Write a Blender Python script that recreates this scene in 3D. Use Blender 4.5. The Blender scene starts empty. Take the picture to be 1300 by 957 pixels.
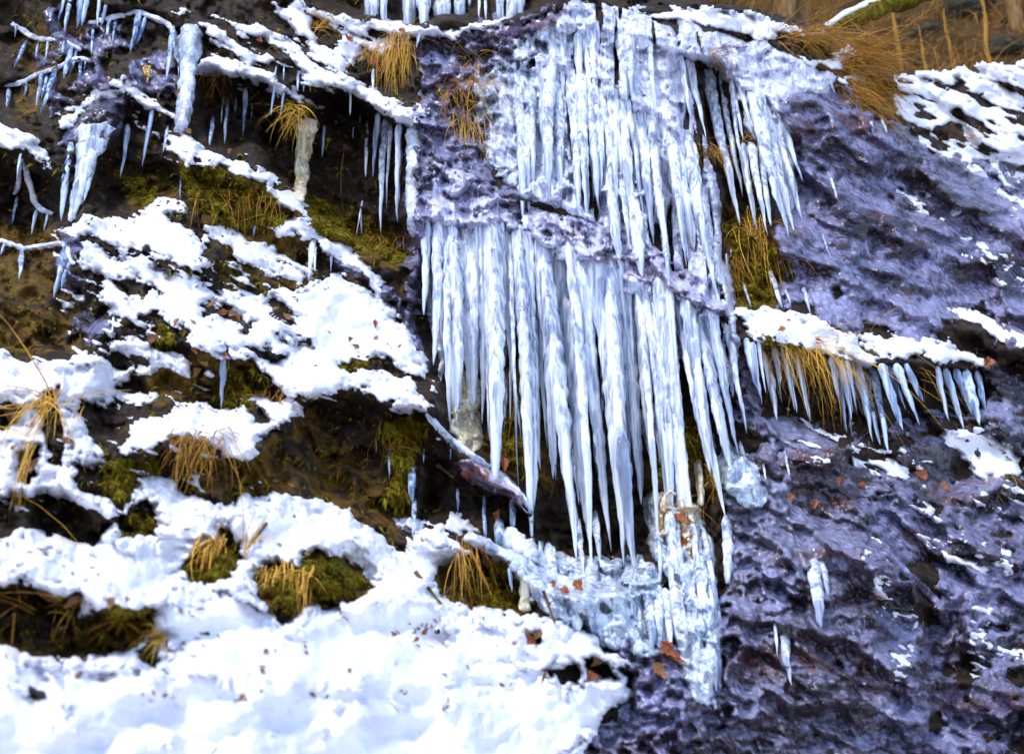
import bpy, math, random
import numpy as np
from mathutils import Vector, Matrix

# ------------------------------------------------------------------ scene, camera model
S = bpy.context.scene
COL = S.collection
W0, H0, FPX = 1300.0, 957.0, 1250.0
PITCH, ROLL = math.radians(16), math.radians(2.0)
CAM = np.array([0.0, 0.0, 1.6])
FW = np.array([0, math.cos(PITCH), math.sin(PITCH)])
R0 = np.array([1.0, 0, 0]); U0 = np.array([0, -math.sin(PITCH), math.cos(PITCH)])
RT = R0 * math.cos(ROLL) - U0 * math.sin(ROLL)
UP = U0 * math.cos(ROLL) + R0 * math.sin(ROLL)
rng = np.random.default_rng(7)
random.seed(7)

def at(px, py, Y):
    """world point seen towards (px, py) of the 1300 x 957 photograph at the horizontal distance Y"""
    px = np.asarray(px, float); py = np.asarray(py, float); Y = np.asarray(Y, float)
    a = (px - W0 / 2) / FPX; b = (H0 / 2 - py) / FPX
    d = FW + a[..., None] * RT + b[..., None] * UP
    return CAM + d * (Y / d[..., 1])[..., None]

# ------------------------------------------------------------------ noise
def _h(i, j, k, s=0):
    n = (i.astype(np.int64) * 374761393 + j.astype(np.int64) * 668265263 + k.astype(np.int64) * 2147483647 + s * 974634777) & 0xffffffff
    n = ((n ^ (n >> 13)) * 1274126177) & 0xffffffff
    n = ((n ^ (n >> 16)) * 2246822519) & 0xffffffff
    return ((n ^ (n >> 15)) & 0xffffff) / float(0xffffff)

def vnoise(x, y, s=0):
    x = np.asarray(x, float); y = np.asarray(y, float)
    i = np.floor(x); j = np.floor(y); u = x - i; v = y - j
    k = np.full_like(i, s)
    def g(di, dj):
        a = _h(i + di, j + dj, k) * 2 * np.pi
        return np.cos(a) * (u - di) + np.sin(a) * (v - dj)
    uu = u * u * u * (u * (u * 6 - 15) + 10); vv = v * v * v * (v * (v * 6 - 15) + 10)
    n0 = g(0, 0) * (1 - uu) + g(1, 0) * uu
    n1 = g(0, 1) * (1 - uu) + g(1, 1) * uu
    return (n0 * (1 - vv) + n1 * vv) * 1.5

def fbm(x, y, o=4, s=0, g=0.5):
    t = 0; a = 1.0; f = 1.0
    for q in range(o):
        t = t + a * vnoise(x * f + q * 17.3, y * f - q * 9.1, s + q)
        a *= g; f *= 2.03
    return t

def worley(x, y, s=0):
    x = np.asarray(x, float); y = np.asarray(y, float)
    i = np.floor(x); j = np.floor(y); best = np.full(x.shape, 9.0)
    for di in (-1, 0, 1):
        for dj in (-1, 0, 1):
            k = np.full_like(i, s)
            ax = i + di + _h(i + di, j + dj, k, 1); ay = j + dj + _h(i + di, j + dj, k, 2)
            best = np.minimum(best, (ax - x) ** 2 + (ay - y) ** 2)
    return np.sqrt(best)

def facets(x, y, s=0):
    """blocks of random height and tilt, one to a cell"""
    i = np.floor(x); j = np.floor(y); best = np.full(x.shape, 9.0); val = np.zeros(x.shape); k = np.full_like(i, s)
    for di in (-1, 0, 1):
        for dj in (-1, 0, 1):
            ax = i + di + _h(i + di, j + dj, k, 1); ay = j + dj + _h(i + di, j + dj, k, 2)
            d = (ax - x) ** 2 + (ay - y) ** 2; m = d < best; best = np.where(m, d, best)
            v = _h(i + di, j + dj, k, 3) - .5 + (x - ax) * (_h(i + di, j + dj, k, 4) - .5) * 1.6 + (y - ay) * (_h(i + di, j + dj, k, 5) - .7) * 1.6
            val = np.where(m, v, val)
    return val

def sst(a, b, x):
    t = np.clip((x - a) / (b - a), 0, 1)
    return t * t * (3 - 2 * t)

def seg_d(px, py, pts, closed):
    d = np.full(px.shape, 1e9); n = len(pts)
    for q in range(n if closed else n - 1):
        ax, ay = pts[q]; bx, by = pts[(q + 1) % n]
        vx, vy = bx - ax, by - ay
        t = np.clip(((px - ax) * vx + (py - ay) * vy) / max(vx * vx + vy * vy, 1e-9), 0, 1)
        d = np.minimum(d, (px - ax - t * vx) ** 2 + (py - ay - t * vy) ** 2)
    return np.sqrt(d)

def poly_sd(px, py, pts, margin=70):
    """signed distance to a polygon, positive inside; far outside it is just -margin"""
    px = np.asarray(px, float); py = np.asarray(py, float)
    out = np.full(px.shape, -float(margin))
    P = np.array(pts, float)
    m = (px > P[:, 0].min() - margin) & (px < P[:, 0].max() + margin) & (py > P[:, 1].min() - margin) & (py < P[:, 1].max() + margin)
    if not m.any(): return out
    x = px[m]; y = py[m]
    d = seg_d(x, y, pts, True)
    ins = np.zeros(x.shape, bool); n = len(pts)
    for q in range(n):
        ax, ay = pts[q]; bx, by = pts[(q + 1) % n]
        c = ((ay > y) != (by > y))
        if ay != by: ins ^= c & (x < (bx - ax) * (y - ay) / (by - ay) + ax)
    out[m] = np.maximum(np.where(ins, d, -d), -margin)
    return out

# ------------------------------------------------------------------ the cliff: distance of the rock
CTRL = np.array([
 (-250,957,3.9),(0,957,4.2),(300,957,4.5),(600,957,5.3),(800,957,6.2),(1000,957,6.9),(1300,957,7.3),(1550,957,7.4),
 (-250,868,4.4),(0,868,4.6),(300,868,4.9),(600,868,5.8),(800,868,6.7),(1000,868,7.3),(1300,868,7.7),(1550,868,7.8),
 (-200,650,5.2),(0,650,5.4),(180,640,5.8),(330,660,6.1),(530,640,7.0),(650,640,7.5),(800,640,7.8),(1000,640,7.95),(1300,640,8.7),(1550,640,8.9),
 (-200,450,6.3),(0,450,6.4),(200,420,7.0),(450,420,7.5),(560,430,8.1),(750,430,8.1),(900,430,8.2),(1050,410,8.4),(1300,430,9.5),(1550,430,9.8),
 (-200,200,7.5),(0,200,7.6),(150,200,7.8),(300,250,7.9),(420,250,8.3),(560,250,8.5),(750,250,8.5),(900,250,8.7),(1100,250,9.3),(1300,230,10.6),(1500,230,11.2),
 (-200,0,8.6),(0,0,8.7),(200,0,9.0),(400,50,9.0),(560,50,9.0),(750,30,9.0),(900,30,9.4),(1050,60,9.9),(1200,130,11.0),(1300,100,12.0),(1500,100,13.0),
 (-200,-200,9.6),(200,-200,9.9),(500,-200,10.2),(800,-200,10.6),(1100,-100,11.5)], float)

# ledges: polyline of the lip, how far it sticks out (m), reach above and below it (px)
LEDGES = [
 ([(150,2),(195,14),(240,34),(262,52)], .22, 25, 7),
 ([(252,92),(275,86),(300,90),(335,102),(356,112)], .32, 35, 7),
 ([(262,36),(300,58),(345,80),(375,78),(420,108),(440,112)], .2, 30, 8),
 ([(430,108),(455,122),(480,142),(505,152),(524,158)], .35, 45, 7),
 ([(0,178),(30,190),(60,212)], .2, 30, 8),
 ([(222,200),(250,204),(300,220),(340,240),(372,262),(398,282)], .35, 40, 9),
 ([(345,300),(372,292),(400,306),(440,335),(480,352)], .18, 25, 8),
 ([(140,318),(200,325),(260,345)], .15, 20, 8),
 ([(240,440),(300,452),(345,482),(395,506),(450,498),(500,520),(545,522)], .3, 60, 10),
 ([(150,578),(215,562),(270,562),(300,580),(330,566),(380,515)], .3, 40, 10),
 ([(165,470),(205,470),(242,484)], .2, 25, 8),
 ([(0,742),(50,750),(105,758),(140,770),(190,768)], .25, 60, 9),
 ([(545,525),(590,575),(640,612),(672,646)], .3, 30, 8),
 ([(580,700),(640,722),(700,752),(760,762)], .25, 35, 8),
 ([(700,40),(760,30),(830,42),(870,62)], .16, 40, 14),
 ([(712,88),(760,102),(800,122),(850,152),(890,182)], .25, 40, 12),
 ([(530,285),(600,276),(650,286),(700,302),(760,326)], .3, 60, 12),
 ([(760,326),(800,346),(850,366),(890,386),(935,402)], .25, 50, 12),
 ([(850,60),(890,72),(930,90),(970,120),(1000,160)], .35, 45, 10),
 ([(935,425),(1000,440),(1060,452),(1110,460),(1160,456),(1220,462),(1260,468)], .45, 50, 9),
 ([(1000,600),(1050,620),(1100,655)], .15, 40, 12),
 ([(1100,725),(1150,745),(1190,775)], .22, 30, 8),
 ([(1195,405),(1240,415),(1300,448)], .15, 40, 12),
 ([(960,730),(1010,740),(1050,700)], .1, 30, 10),
 ([(1010,70),(1060,100),(1110,145),(1150,165)], .25, 40, 10),
 ([(1010,205),(1070,262),(1150,302),(1235,335)], .30, 40, 11),
 ([(1015,325),(1090,358),(1160,400),(1205,425)], .28, 35, 11),
 ([(1120,172),(1200,245),(1300,305)], .25, 40, 11),
 ([(985,640),(1060,692),(1120,745)], .25, 40, 12),
 ([(935,640),(1000,705),(1040,760)], .22, 30, 12),
 ([(1150,635),(1230,690),(1310,735)], .28, 40, 11),
 ([(1010,790),(1080,815),(1130,850)], .22, 35, 11),
 ([(380,6),(440,28),(520,38),(620,34),(700,14)], .25, 40, 10),
]
# hollows: outline, depth (m), softness (px)
HOLLOWS = [
 ([(398,122),(432,124),(470,143),(522,160),(520,240),(516,330),(470,322),(436,292),(400,262),(345,215),(330,185),(345,150),(395,140)], .75, 12),
 ([(262,98),(300,97),(352,114),(360,150),(345,185),(300,190),(262,175),(255,130)], .55, 10),
 ([(130,205),(160,135),(200,145),(222,172),(222,205),(235,240),(190,262),(140,262),(125,240)], .5, 14),
 ([(-200,-50),(30,0),(60,60),(50,110),(30,140),(-200,150)], .6, 25),
 ([(-100,195),(60,215),(85,260),(70,330),(120,400),(110,450),(30,455),(-100,440)], .45, 20),
 ([(385,505),(450,500),(500,525),(545,528),(580,575),(560,640),(545,675),(510,668),(440,640),(405,630),(380,560)], .35, 14),
 ([(545,590),(580,590),(640,620),(668,655),(670,700),(620,690),(575,670),(545,660)], .45, 10),
 ([(885,85),(915,95),(945,200),(960,280),(935,270),(912,220)], .5, 8),
 ([(915,265),(960,280),(985,310),(992,385),(935,390),(925,330)], .45, 10),
 ([(728,110),(745,150),(760,240),(752,270),(738,240),(728,160)], .45, 6),
 ([(540,325),(620,322),(700,345),(760,368),(870,408),(905,470),(905,600),(830,600),(826,735),(760,748),(692,735),(668,640),(645,620),(620,590),(575,560),(540,440)], .5, 18),
 ([(0,748),(50,756),(105,762),(140,776),(190,772),(195,800),(150,832),(60,836),(30,826),(0,820),(-100,820),(-100,740)], .35, 8),
 ([(45,628),(85,630),(110,650),(132,662),(130,684),(100,690),(45,674)], .3, 8),
 ([(605,700),(650,728),(665,745),(662,778),(606,778),(560,760),(555,715)], .35, 8),
 ([(950,450),(1060,465),(1240,475),(1245,520),(1150,540),(1060,560),(960,500)], .3, 12),
 ([(1175,740),(1215,765),(1235,860),(1180,860)], .35, 12),
 ([(1010,190),(1040,240),(1030,280),(1000,270)], .2, 12),
 ([(390,-120),(400,-5),(440,20),(520,31),(618,27),(700,6),(720,-120)], .8, 8),
 ([(145,440),(240,480),(330,470),(345,500),(300,522),(250,510),(180,530),(130,560),(110,520)], .3, 14),
]

LEAN = 0.0
def rock_full(px, py):
    px = np.asarray(px, float); py = np.asarray(py, float)
    num = np.zeros(px.shape); den = np.full(px.shape, 1e-12)
    for x, y, Y in CTRL:
        w = np.exp(-((px - x) ** 2 + (py - y) ** 2) / (2 * 115.0 ** 2)) + 1e-7 / (1 + ((px - x) ** 2 + (py - y) ** 2) / 1e4)
        num += w * Y; den += w
    D = num / den
    wx = px + 9 * fbm(px / 60, py / 60, 3, 11); wy = py + 9 * fbm(px / 60, py / 60, 3, 23)
    for pts, amp, up, dn in LEDGES:
        P = np.array(pts, float); m = (px > P[:, 0].min() - 90) & (px < P[:, 0].max() + 90) & (py > P[:, 1].min() - 170) & (py < P[:, 1].max() + 60)
        if not m.any(): continue
        x = wx[m]; y = wy[m]
        d = seg_d(x, y, pts, False)
        yl = np.interp(x, P[:, 0], P[:, 1]) if P[-1, 0] > P[0, 0] else np.interp(x, P[::-1, 0], P[::-1, 1])
        below = y > yl
        D[m] -= amp * np.where(below, np.exp(-(d / dn) ** 1.5), np.exp(-d / up))
    for pts, amp, soft in HOLLOWS:
        D += amp * sst(-soft, soft, poly_sd(wx, wy, pts, 40))
    # strata running down to the right
    c, s = math.cos(math.radians(27)), math.sin(math.radians(27))
    u = (px * c + py * s) / 140; v = (-px * s + py * c) / 140
    right = sst(930, 1050, px)
    ph = v * 3.2 + 0.9 * fbm(u * .8, v * .9, 3, 5)
    saw = ph - np.floor(ph)
    D -= (0.11 + .02 * right) * (saw ** 1.5) * (1 - sst(.86, 1.0, saw)) * sst(-.3, .5, fbm(u * .7, v * 1.2, 2, 31))
    ph = v * 8.5 + 1.2 * fbm(u * 1.5, v * 1.7, 3, 6); saw = ph - np.floor(ph)
    D -= 0.045 * saw * (1 - sst(.86, 1.0, saw))
    fu = u + .25 * fbm(u * 3, v * 3, 2, 41); fv = v + .25 * fbm(u * 3, v * 3, 2, 42)
    calm = 1 - .62 * sst(930, 1000, px) * sst(60, 160, py)
    D += calm * (.17 * facets(fu * 1.5, fv * 3.2, 7) + .085 * facets(fu * 4.5, fv * 8, 8) + .022 * facets(fu * 13, fv * 20, 9))
    D += 0.16 * fbm(u * 1.1, v * 1.5, 3, 1) + calm * (0.05 * fbm(u * 5, v * 8, 3, 2) + .03 * np.abs(fbm(u * 14, v * 20, 3, 3))) + (1 - calm) * .045 * fbm(u * 2.2, v * 6, 2, 12)
    # the right slope: sagging humps of frozen run-off with hollows under them
    ph = v * 1.7 + .5 * fbm(u * 1.1, v * 1.1, 3, 15); saw = ph - np.floor(ph)
    D -= right * .36 * saw ** 1.3 * (1 - sst(.80, 1.0, saw)) * sst(-.5, .3, fbm(u * 1.1, v * 1.4, 2, 33))
    return D

GX0, GY0, GS = -420.0, -160.0, 2.5
_gx = np.arange(GX0, 1760, GS); _gy = np.arange(GY0, 1260, GS)
_G = np.concatenate([rock_full(*np.meshgrid(_gx, b)) for b in np.array_split(_gy, 6)])
def rock(px, py):
    px = np.asarray(px, float); py = np.asarray(py, float)
    i = np.clip((px - GX0) / GS, 0, len(_gx) - 1.001); j = np.clip((py - GY0) / GS, 0, len(_gy) - 1.001)
    a = i.astype(int); b = j.astype(int); u = i - a; v = j - b
    return (_G[b, a] * (1 - u) + _G[b, a + 1] * u) * (1 - v) + (_G[b + 1, a] * (1 - u) + _G[b + 1, a + 1] * u) * v

# ------------------------------------------------------------------ object helpers
def tag(o, label=None, cat=None, group=None, kind=None):
    if label: o['label'] = label
    if cat: o['category'] = cat
    if group: o['group'] = group
    if kind: o['kind'] = kind
    return o

def mesh_obj(name, V, F, mat, parent=None, origin=None, smooth=True):
    V = np.asarray(V, np.float32)
    if origin is None: origin = V.mean(0) if parent is None else np.zeros(3)
    V = V - np.asarray(origin, np.float32)
    me = bpy.data.meshes.new(name)
    F = [np.asarray(f, np.int32) for f in (F if isinstance(F, list) else [F]) if len(f)]
    me.vertices.add(len(V)); me.vertices.foreach_set('co', V.ravel())
    nl = sum(f.size for f in F); npoly = sum(len(f) for f in F)
    me.loops.add(nl); me.polygons.add(npoly)
    me.loops.foreach_set('vertex_index', np.concatenate([f.ravel() for f in F]))
    tot = np.concatenate([np.full(len(f), f.shape[1], np.int32) for f in F])
    me.polygons.foreach_set('loop_start', np.concatenate([[0], np.cumsum(tot)[:-1]]).astype(np.int32))
    me.polygons.foreach_set('loop_total', tot)
    me.polygons.foreach_set('use_smooth', np.full(npoly, smooth))
    me.update(calc_edges=True); me.validate()
    me.materials.append(mat)
    o = bpy.data.objects.new(name, me); COL.objects.link(o)
    o.location = origin
    if parent is not None:
        o.parent = parent; o.location = -np.array(parent.location) if True else (0, 0, 0)
    return o

def grid_faces(nr, nc, keep=None):
    a = (np.arange(nr - 1)[:, None] * nc + np.arange(nc - 1)[None, :])
    q = np.stack([a, a + nc, a + nc + 1, a + 1], -1).reshape(-1, 4)
    if keep is not None:
        k = keep.ravel(); q = q[k[q].all(1)]
    return q

def compact(V, F):
    used = np.unique(F); m = np.full(len(V), -1); m[used] = np.arange(len(used))
    return V[used], m[F], used

# ------------------------------------------------------------------ materials
def new_mat(name):
    m = bpy.data.materials.new(name); m.use_nodes = True
    nt = m.node_tree; nt.nodes.clear()
    out = nt.nodes.new('ShaderNodeOutputMaterial')
    b = nt.nodes.new('ShaderNodeBsdfPrincipled')
    nt.links.new(b.outputs[0], out.inputs[0])
    return m, nt, b
def N(nt, t, **k):
    n = nt.nodes.new(t)
    for a, v in k.items(): setattr(n, a, v)
    return n
def pos(nt, scale=(1, 1, 1)):
    g = N(nt, 'ShaderNodeNewGeometry'); mp = N(nt, 'ShaderNodeMapping')
    mp.inputs['Scale'].default_value = scale
    nt.links.new(g.outputs['Position'], mp.inputs[0]); return mp.outputs[0]
def noise(nt, vec, scale, detail=4, rough=.55, dist=0):
    n = N(nt, 'ShaderNodeTexNoise'); n.inputs['Scale'].default_value = scale; n.inputs['Detail'].default_value = detail
    n.inputs['Roughness'].default_value = rough; n.inputs['Distortion'].default_value = dist
    nt.links.new(vec, n.inputs['Vector']); return n.outputs['Fac']
def voro(nt, vec, scale, feature='SMOOTH_F1'):
    n = N(nt, 'ShaderNodeTexVoronoi', feature=feature); n.inputs['Scale'].default_value = scale
    nt.links.new(vec, n.inputs['Vector']); return n.outputs['Distance']
def ramp(nt, fac, stops):
    r = N(nt, 'ShaderNodeValToRGB'); e = r.color_ramp.elements
    while len(e) < len(stops): e.new(.5)
    for q, (p, c) in enumerate(stops):
        e[q].position = p; e[q].color = (*c, 1) if len(c) == 3 else c
    nt.links.new(fac, r.inputs[0]); return r.outputs[0]
def rng_map(nt, fac, a, b, c, d):
    r = N(nt, 'ShaderNodeMapRange'); r.inputs[1].default_value = a; r.inputs[2].default_value = b
    r.inputs[3].default_value = c; r.inputs[4].default_value = d
    nt.links.new(fac, r.inputs[0]); return r.outputs[0]
def math_n(nt, op, a, b):
    r = N(nt, 'ShaderNodeMath', operation=op)
    for q, v in enumerate((a, b)):
        if isinstance(v, (int, float)): r.inputs[q].default_value = v
        else: nt.links.new(v, r.inputs[q])
    return r.outputs[0]
def mixc(nt, fac, a, b):
    r = N(nt, 'ShaderNodeMix', data_type='RGBA')
    for sock, v in ((r.inputs[0], fac), (r.inputs[6], a), (r.inputs[7], b)):
        if isinstance(v, (int, float)): sock.default_value = v
        elif isinstance(v, tuple): sock.default_value = (*v, 1)
        else: nt.links.new(v, sock)
    return r.outputs[2]
def bump(nt, b, height, strength, dist=.02, prev=None):
    n = N(nt, 'ShaderNodeBump'); n.inputs['Strength'].default_value = strength; n.inputs['Distance'].default_value = dist
    nt.links.new(height, n.inputs['Height'])
    if prev is not None: nt.links.new(prev, n.inputs['Normal'])
    if b is not None: nt.links.new(n.outputs[0], b.inputs['Normal'])
    return n.outputs[0]

def mat_rock():
    m, nt, b = new_mat('wet rock with moss')
    p = pos(nt)
    n1 = noise(nt, p, 3.5, 8, .65); n2 = noise(nt, p, 14, 8, .7)
    ps = pos(nt, (1, 1, .25)); n3 = noise(nt, ps, 5, 6, .6)
    col = ramp(nt, n2, [(.3, (.006, .004, .003)), (.50, (.024, .014, .008)), (.66, (.075, .042, .015)), (.82, (.13, .085, .045))])
    at_ = N(nt, 'ShaderNodeAttribute', attribute_name='moss')
    mf = math_n(nt, 'ADD', at_.outputs['Fac'], rng_map(nt, n1, .35, .7, -.45, .40))
    mf = rng_map(nt, mf, .16, .48, 0, .95)
    mcol = ramp(nt, noise(nt, p, 9, 6, .7), [(.28, (.022, .012, .003)), (.46, (.14, .064, .006)), (.6, (.17, .10, .008)), (.8, (.40, .21, .015))])
    col = mixc(nt, mf, col, mcol)
    nt.links.new(col, b.inputs['Base Color'])
    nt.links.new(rng_map(nt, n3, .4, .62, .38, .85), b.inputs['Roughness']); b.inputs['Specular IOR Level'].default_value = .25
    nb = bump(nt, None, noise(nt, p, 22, 8, .7), .7, .05)
    bump(nt, b, noise(nt, p, 90, 4, .6), .5, .012, nb)
    return m

def mat_snow(name='snow', tint=(.86, .86, .89)):
    m, nt, b = new_mat(name)
    p = pos(nt)
    col = mixc(nt, rng_map(nt, noise(nt, p, 6, 5), .3, .7, 0, 1), tint, (.76, .76, .86))
    nt.links.new(col, b.inputs['Base Color'])
    b.inputs['Roughness'].default_value = .7
    nb = bump(nt, None, noise(nt, p, 16, 6, .6), .45, .03)
    nb = bump(nt, None, voro(nt, p, 38), .12, .012, nb)
    bump(nt, b, noise(nt, p, 140, 3, .6), .35, .006, nb)
    return m

def mat_ice(name, clear=(.06, .74), tint=(.88, .93, 1.0), deep=(.58, .69, .98), rings=True, rough=.06, grain=1.0):
    """milky ice with clear streaks; clear = transmission of the milky and of the clear streaks"""
    m, nt, b = new_mat(name)
    p = pos(nt); ps = pos(nt, (1, 1, .035))
    st = noise(nt, ps, 34, 3, .5); st2 = noise(nt, ps, 10, 2, .5); cl = noise(nt, p, 2.2, 4, .6)
    f = math_n(nt, 'ADD', math_n(nt, 'MULTIPLY', st, .6), math_n(nt, 'MULTIPLY', st2, .5))
    f = math_n(nt, 'ADD', f, math_n(nt, 'MULTIPLY', cl, .2))
    col = mixc(nt, rng_map(nt, f, .52, .72, 0, 1), deep, tint)
    nt.links.new(col, b.inputs['Base Color'])
    nt.links.new(rng_map(nt, f, .48, .74, clear[1], clear[0]), b.inputs['Transmission Weight'])
    b.inputs['Roughness'].default_value = rough
    b.inputs['IOR'].default_value = 1.31
    b.inputs['Specular IOR Level'].default_value = .6
    nb = bump(nt, None, noise(nt, ps, 45, 3, .5), .35 * grain, .012)
    if rings:
        w = N(nt, 'ShaderNodeTexWave', wave_type='BANDS', bands_direction='Z'); w.inputs['Scale'].default_value = 11
        w.inputs['Distortion'].default_value = 9; w.inputs['Detail'].default_value = 3; w.inputs['Detail Scale'].default_value = 4
        nt.links.new(p, w.inputs[0])
        nb = bump(nt, None, w.outputs['Fac'], .10, .010, nb)
    bump(nt, b, voro(nt, p, 45), .28 * grain, .010, nb)
    return m

def mat_glaze(name, dark=(.020, .010, .008), mid=(.050, .040, .074), light=(.32, .32, .52), bias=-.05, warm=(.20, .07, .035)):
    """clear bubbly ice over dark rock: thick bubbly ice is pale, thin ice lets the brown rock through"""
    m, nt, b = new_mat(name)
    p = pos(nt)
    mp = N(nt, 'ShaderNodeMapping'); mp.inputs['Rotation'].default_value = (0, math.radians(-24), 0); mp.inputs['Scale'].default_value = (.22, 1, 1)
    nt.links.new(p, mp.inputs[0]); ps = mp.outputs[0]
    n0 = noise(nt, p, .9, 4, .6, .6); n1 = noise(nt, ps, 3.6, 6, .6, .3); n2 = noise(nt, p, 14, 5, .6); v = voro(nt, p, 24)
    f = math_n(nt, 'ADD', math_n(nt, 'MULTIPLY', n0, .75), math_n(nt, 'MULTIPLY', n1, 1.0))
    f = math_n(nt, 'SUBTRACT', f, .30)
    f = math_n(nt, 'ADD', f, math_n(nt, 'MULTIPLY', n2, .35))
    f = math_n(nt, 'SUBTRACT', f, math_n(nt, 'MULTIPLY', v, .30))
    f = math_n(nt, 'ADD', f, bias)
    g = N(nt, 'ShaderNodeNewGeometry'); sx = N(nt, 'ShaderNodeSeparateXYZ'); nt.links.new(g.outputs['Normal'], sx.inputs[0])
    f = math_n(nt, 'ADD', f, rng_map(nt, sx.outputs[2], -.2, .85, -.10, .16))      # pale rime on tops, darker undersides: relief painted into the colour against flat light
    col = ramp(nt, f, [(.36, dark), (.52, mid), (.66, tuple((a + c) / 2 for a, c in zip(mid, light))), (.86, light)])
    wf = rng_map(nt, noise(nt, ps, 3.0, 5, .65), .56, .68, 0, .75)
    col = mixc(nt, wf, col, mixc(nt, n2, warm, mid))
    nt.links.new(col, b.inputs['Base Color'])
    b.inputs['Roughness'].default_value = .35
    b.inputs['Specular IOR Level'].default_value = .3
    b.inputs['Coat Weight'].default_value = 1.0
    b.inputs['Coat Roughness'].default_value = .05
    b.inputs['Coat IOR'].default_value = 1.31
    nb = bump(nt, None, noise(nt, p, 7, 3, .5), .45, .05)
    nb = bump(nt, None, v, .7, .03, nb)
    nb = bump(nt, b, noise(nt, p, 60, 2, .5), .15, .006, nb)
    nt.links.new(nb, b.inputs['Coat Normal'])
    return m

def mat_plain(name, stops, scale=8, rough=.7, spec=.3, rand=True, trans=0, zs=1.0):
    m, nt, b = new_mat(name)
    p = pos(nt, (1, 1, zs))
    col = ramp(nt, noise(nt, p, scale, 5, .65), stops)
    nt.links.new(col, b.inputs['Base Color'])
    b.inputs['Roughness'].default_value = rough
    b.inputs['Specular IOR Level'].default_value = spec
    bump(nt, b, noise(nt, p, scale * 5, 5, .6), .5, .01)
    return m

M = dict(
 rock=mat_rock(), snow=mat_snow(),
 icicle=mat_ice('icicle ice'),
 clear=mat_ice('clear blue ice', (.15, .85), (.72, .84, 1.0), (.22, .40, .85)),
 curtain=mat_ice('white ice curtain', (.03, .45), (.89, .91, .99), (.58, .62, .92), True, .1),
 bulge=mat_ice('smooth turquoise ice', (.08, .6), (.85, .92, .98), (.45, .58, .80), False, .05, .6),
 amber=mat_ice('stained ice', (.05, .5), (.90, .84, .66), (.68, .52, .26)),
 glaze=mat_glaze('bubbly ice over rock'),
 glaze_pale=mat_glaze('pale bubbly ice', (.07, .075, .10), (.30, .36, .46), (.74, .79, .92), .08, (.42, .20, .10)),
 glaze_dark=mat_glaze('thin ice over dark rock', (.008, .005, .005), (.035, .027, .045), (.24, .24, .40), -.04),
 rime=mat_glaze('rime on roots', (.05, .04, .05), (.34, .36, .50), (.80, .82, .92), .12, (.2, .1, .06)),
 glaze_brown=mat_glaze('thin violet ice over brown rock', (.014, .007, .005), (.042, .028, .042), (.29, .30, .46), -.065, (.22, .07, .03)),
 glaze_shelf=mat_glaze('lilac ice over brown rock', (.03, .018, .022), (.21, .19, .31), (.68, .68, .86), .05, (.40, .17, .12)),
 glaze_amber=mat_glaze('amber stained ice', (.16, .07, .015), (.50, .33, .12), (.82, .80, .74), .08, (.60, .22, .03)),
 glaze_pink=mat_glaze('ice over rusty leaves', (.05, .025, .03), (.20, .13, .17), (.60, .52, .66), .06, (.50, .18, .08)),
 moss=mat_plain('moss', [(.3, (.016, .009, .002)), (.45, (.11, .062, .004)), (.58, (.16, .15, .008)), (.74, (.46, .27, .012))], 10, .9, .1),
 straw=mat_plain('dry grass', [(.25, (.30, .13, .012)), (.5, (.66, .35, .04)), (.75, (.85, .55, .13))], 30, .6, .3),
 tan=mat_plain('rusty grass', [(.25, (.12, .045, .005)), (.5, (.38, .17, .016)), (.75, (.62, .36, .05))], 30, .6, .3),
 leaf_o=mat_plain('orange leaf', [(.25, (.12, .025, .008)), (.5, (.30, .075, .018)), (.75, (.48, .18, .05))], 30, .5, .4),
 leaf_b=mat_plain('brown leaf', [(.25, (.10, .04, .015)), (.5, (.24, .11, .04)), (.75, (.36, .19, .08))], 30, .5, .4),
 bark=mat_plain('bark', [(.3, (.09, .05, .02)), (.55, (.24, .14, .06)), (.75, (.38, .25, .12))], 18, .85, .1, zs=.2),
 twig=mat_plain('twig', [(.3, (.05, .03, .015)), (.55, (.15, .09, .04)), (.75, (.26, .17, .08))], 25, .85, .1),
 litter=mat_plain('leaf litter slope', [(.25, (.008, .007, .006)), (.42, (.035, .022, .010)), (.55, (.085, .045, .014)), (.66, (.03, .032, .022)), (.8, (.14, .13, .125))], 1.3, .95, .1),
 stone=mat_plain('grey stone', [(.3, (.012, .012, .012)), (.48, (.05, .045, .035)), (.6, (.045, .045, .02)), (.78, (.16, .15, .14))], 4, .85, .2),
)

# ------------------------------------------------------------------ rock face
RIM = [(800, -400), (802, 8), (870, 12), (940, 20), (985, 30), (1045, 42), (1078, 62), (1100, 92), (1135, 108), (1200, 106), (1300, 92), (1500, 75), (2400, 40)]
def rim_y(x):
    return np.interp(x, [800, 802, 870, 940, 985, 1045, 1078, 1100, 1135, 1200, 1300, 1500, 2400], [-400, 12, 14, 22, 32, 44, 62, 90, 106, 106, 94, 75, 40])

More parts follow.
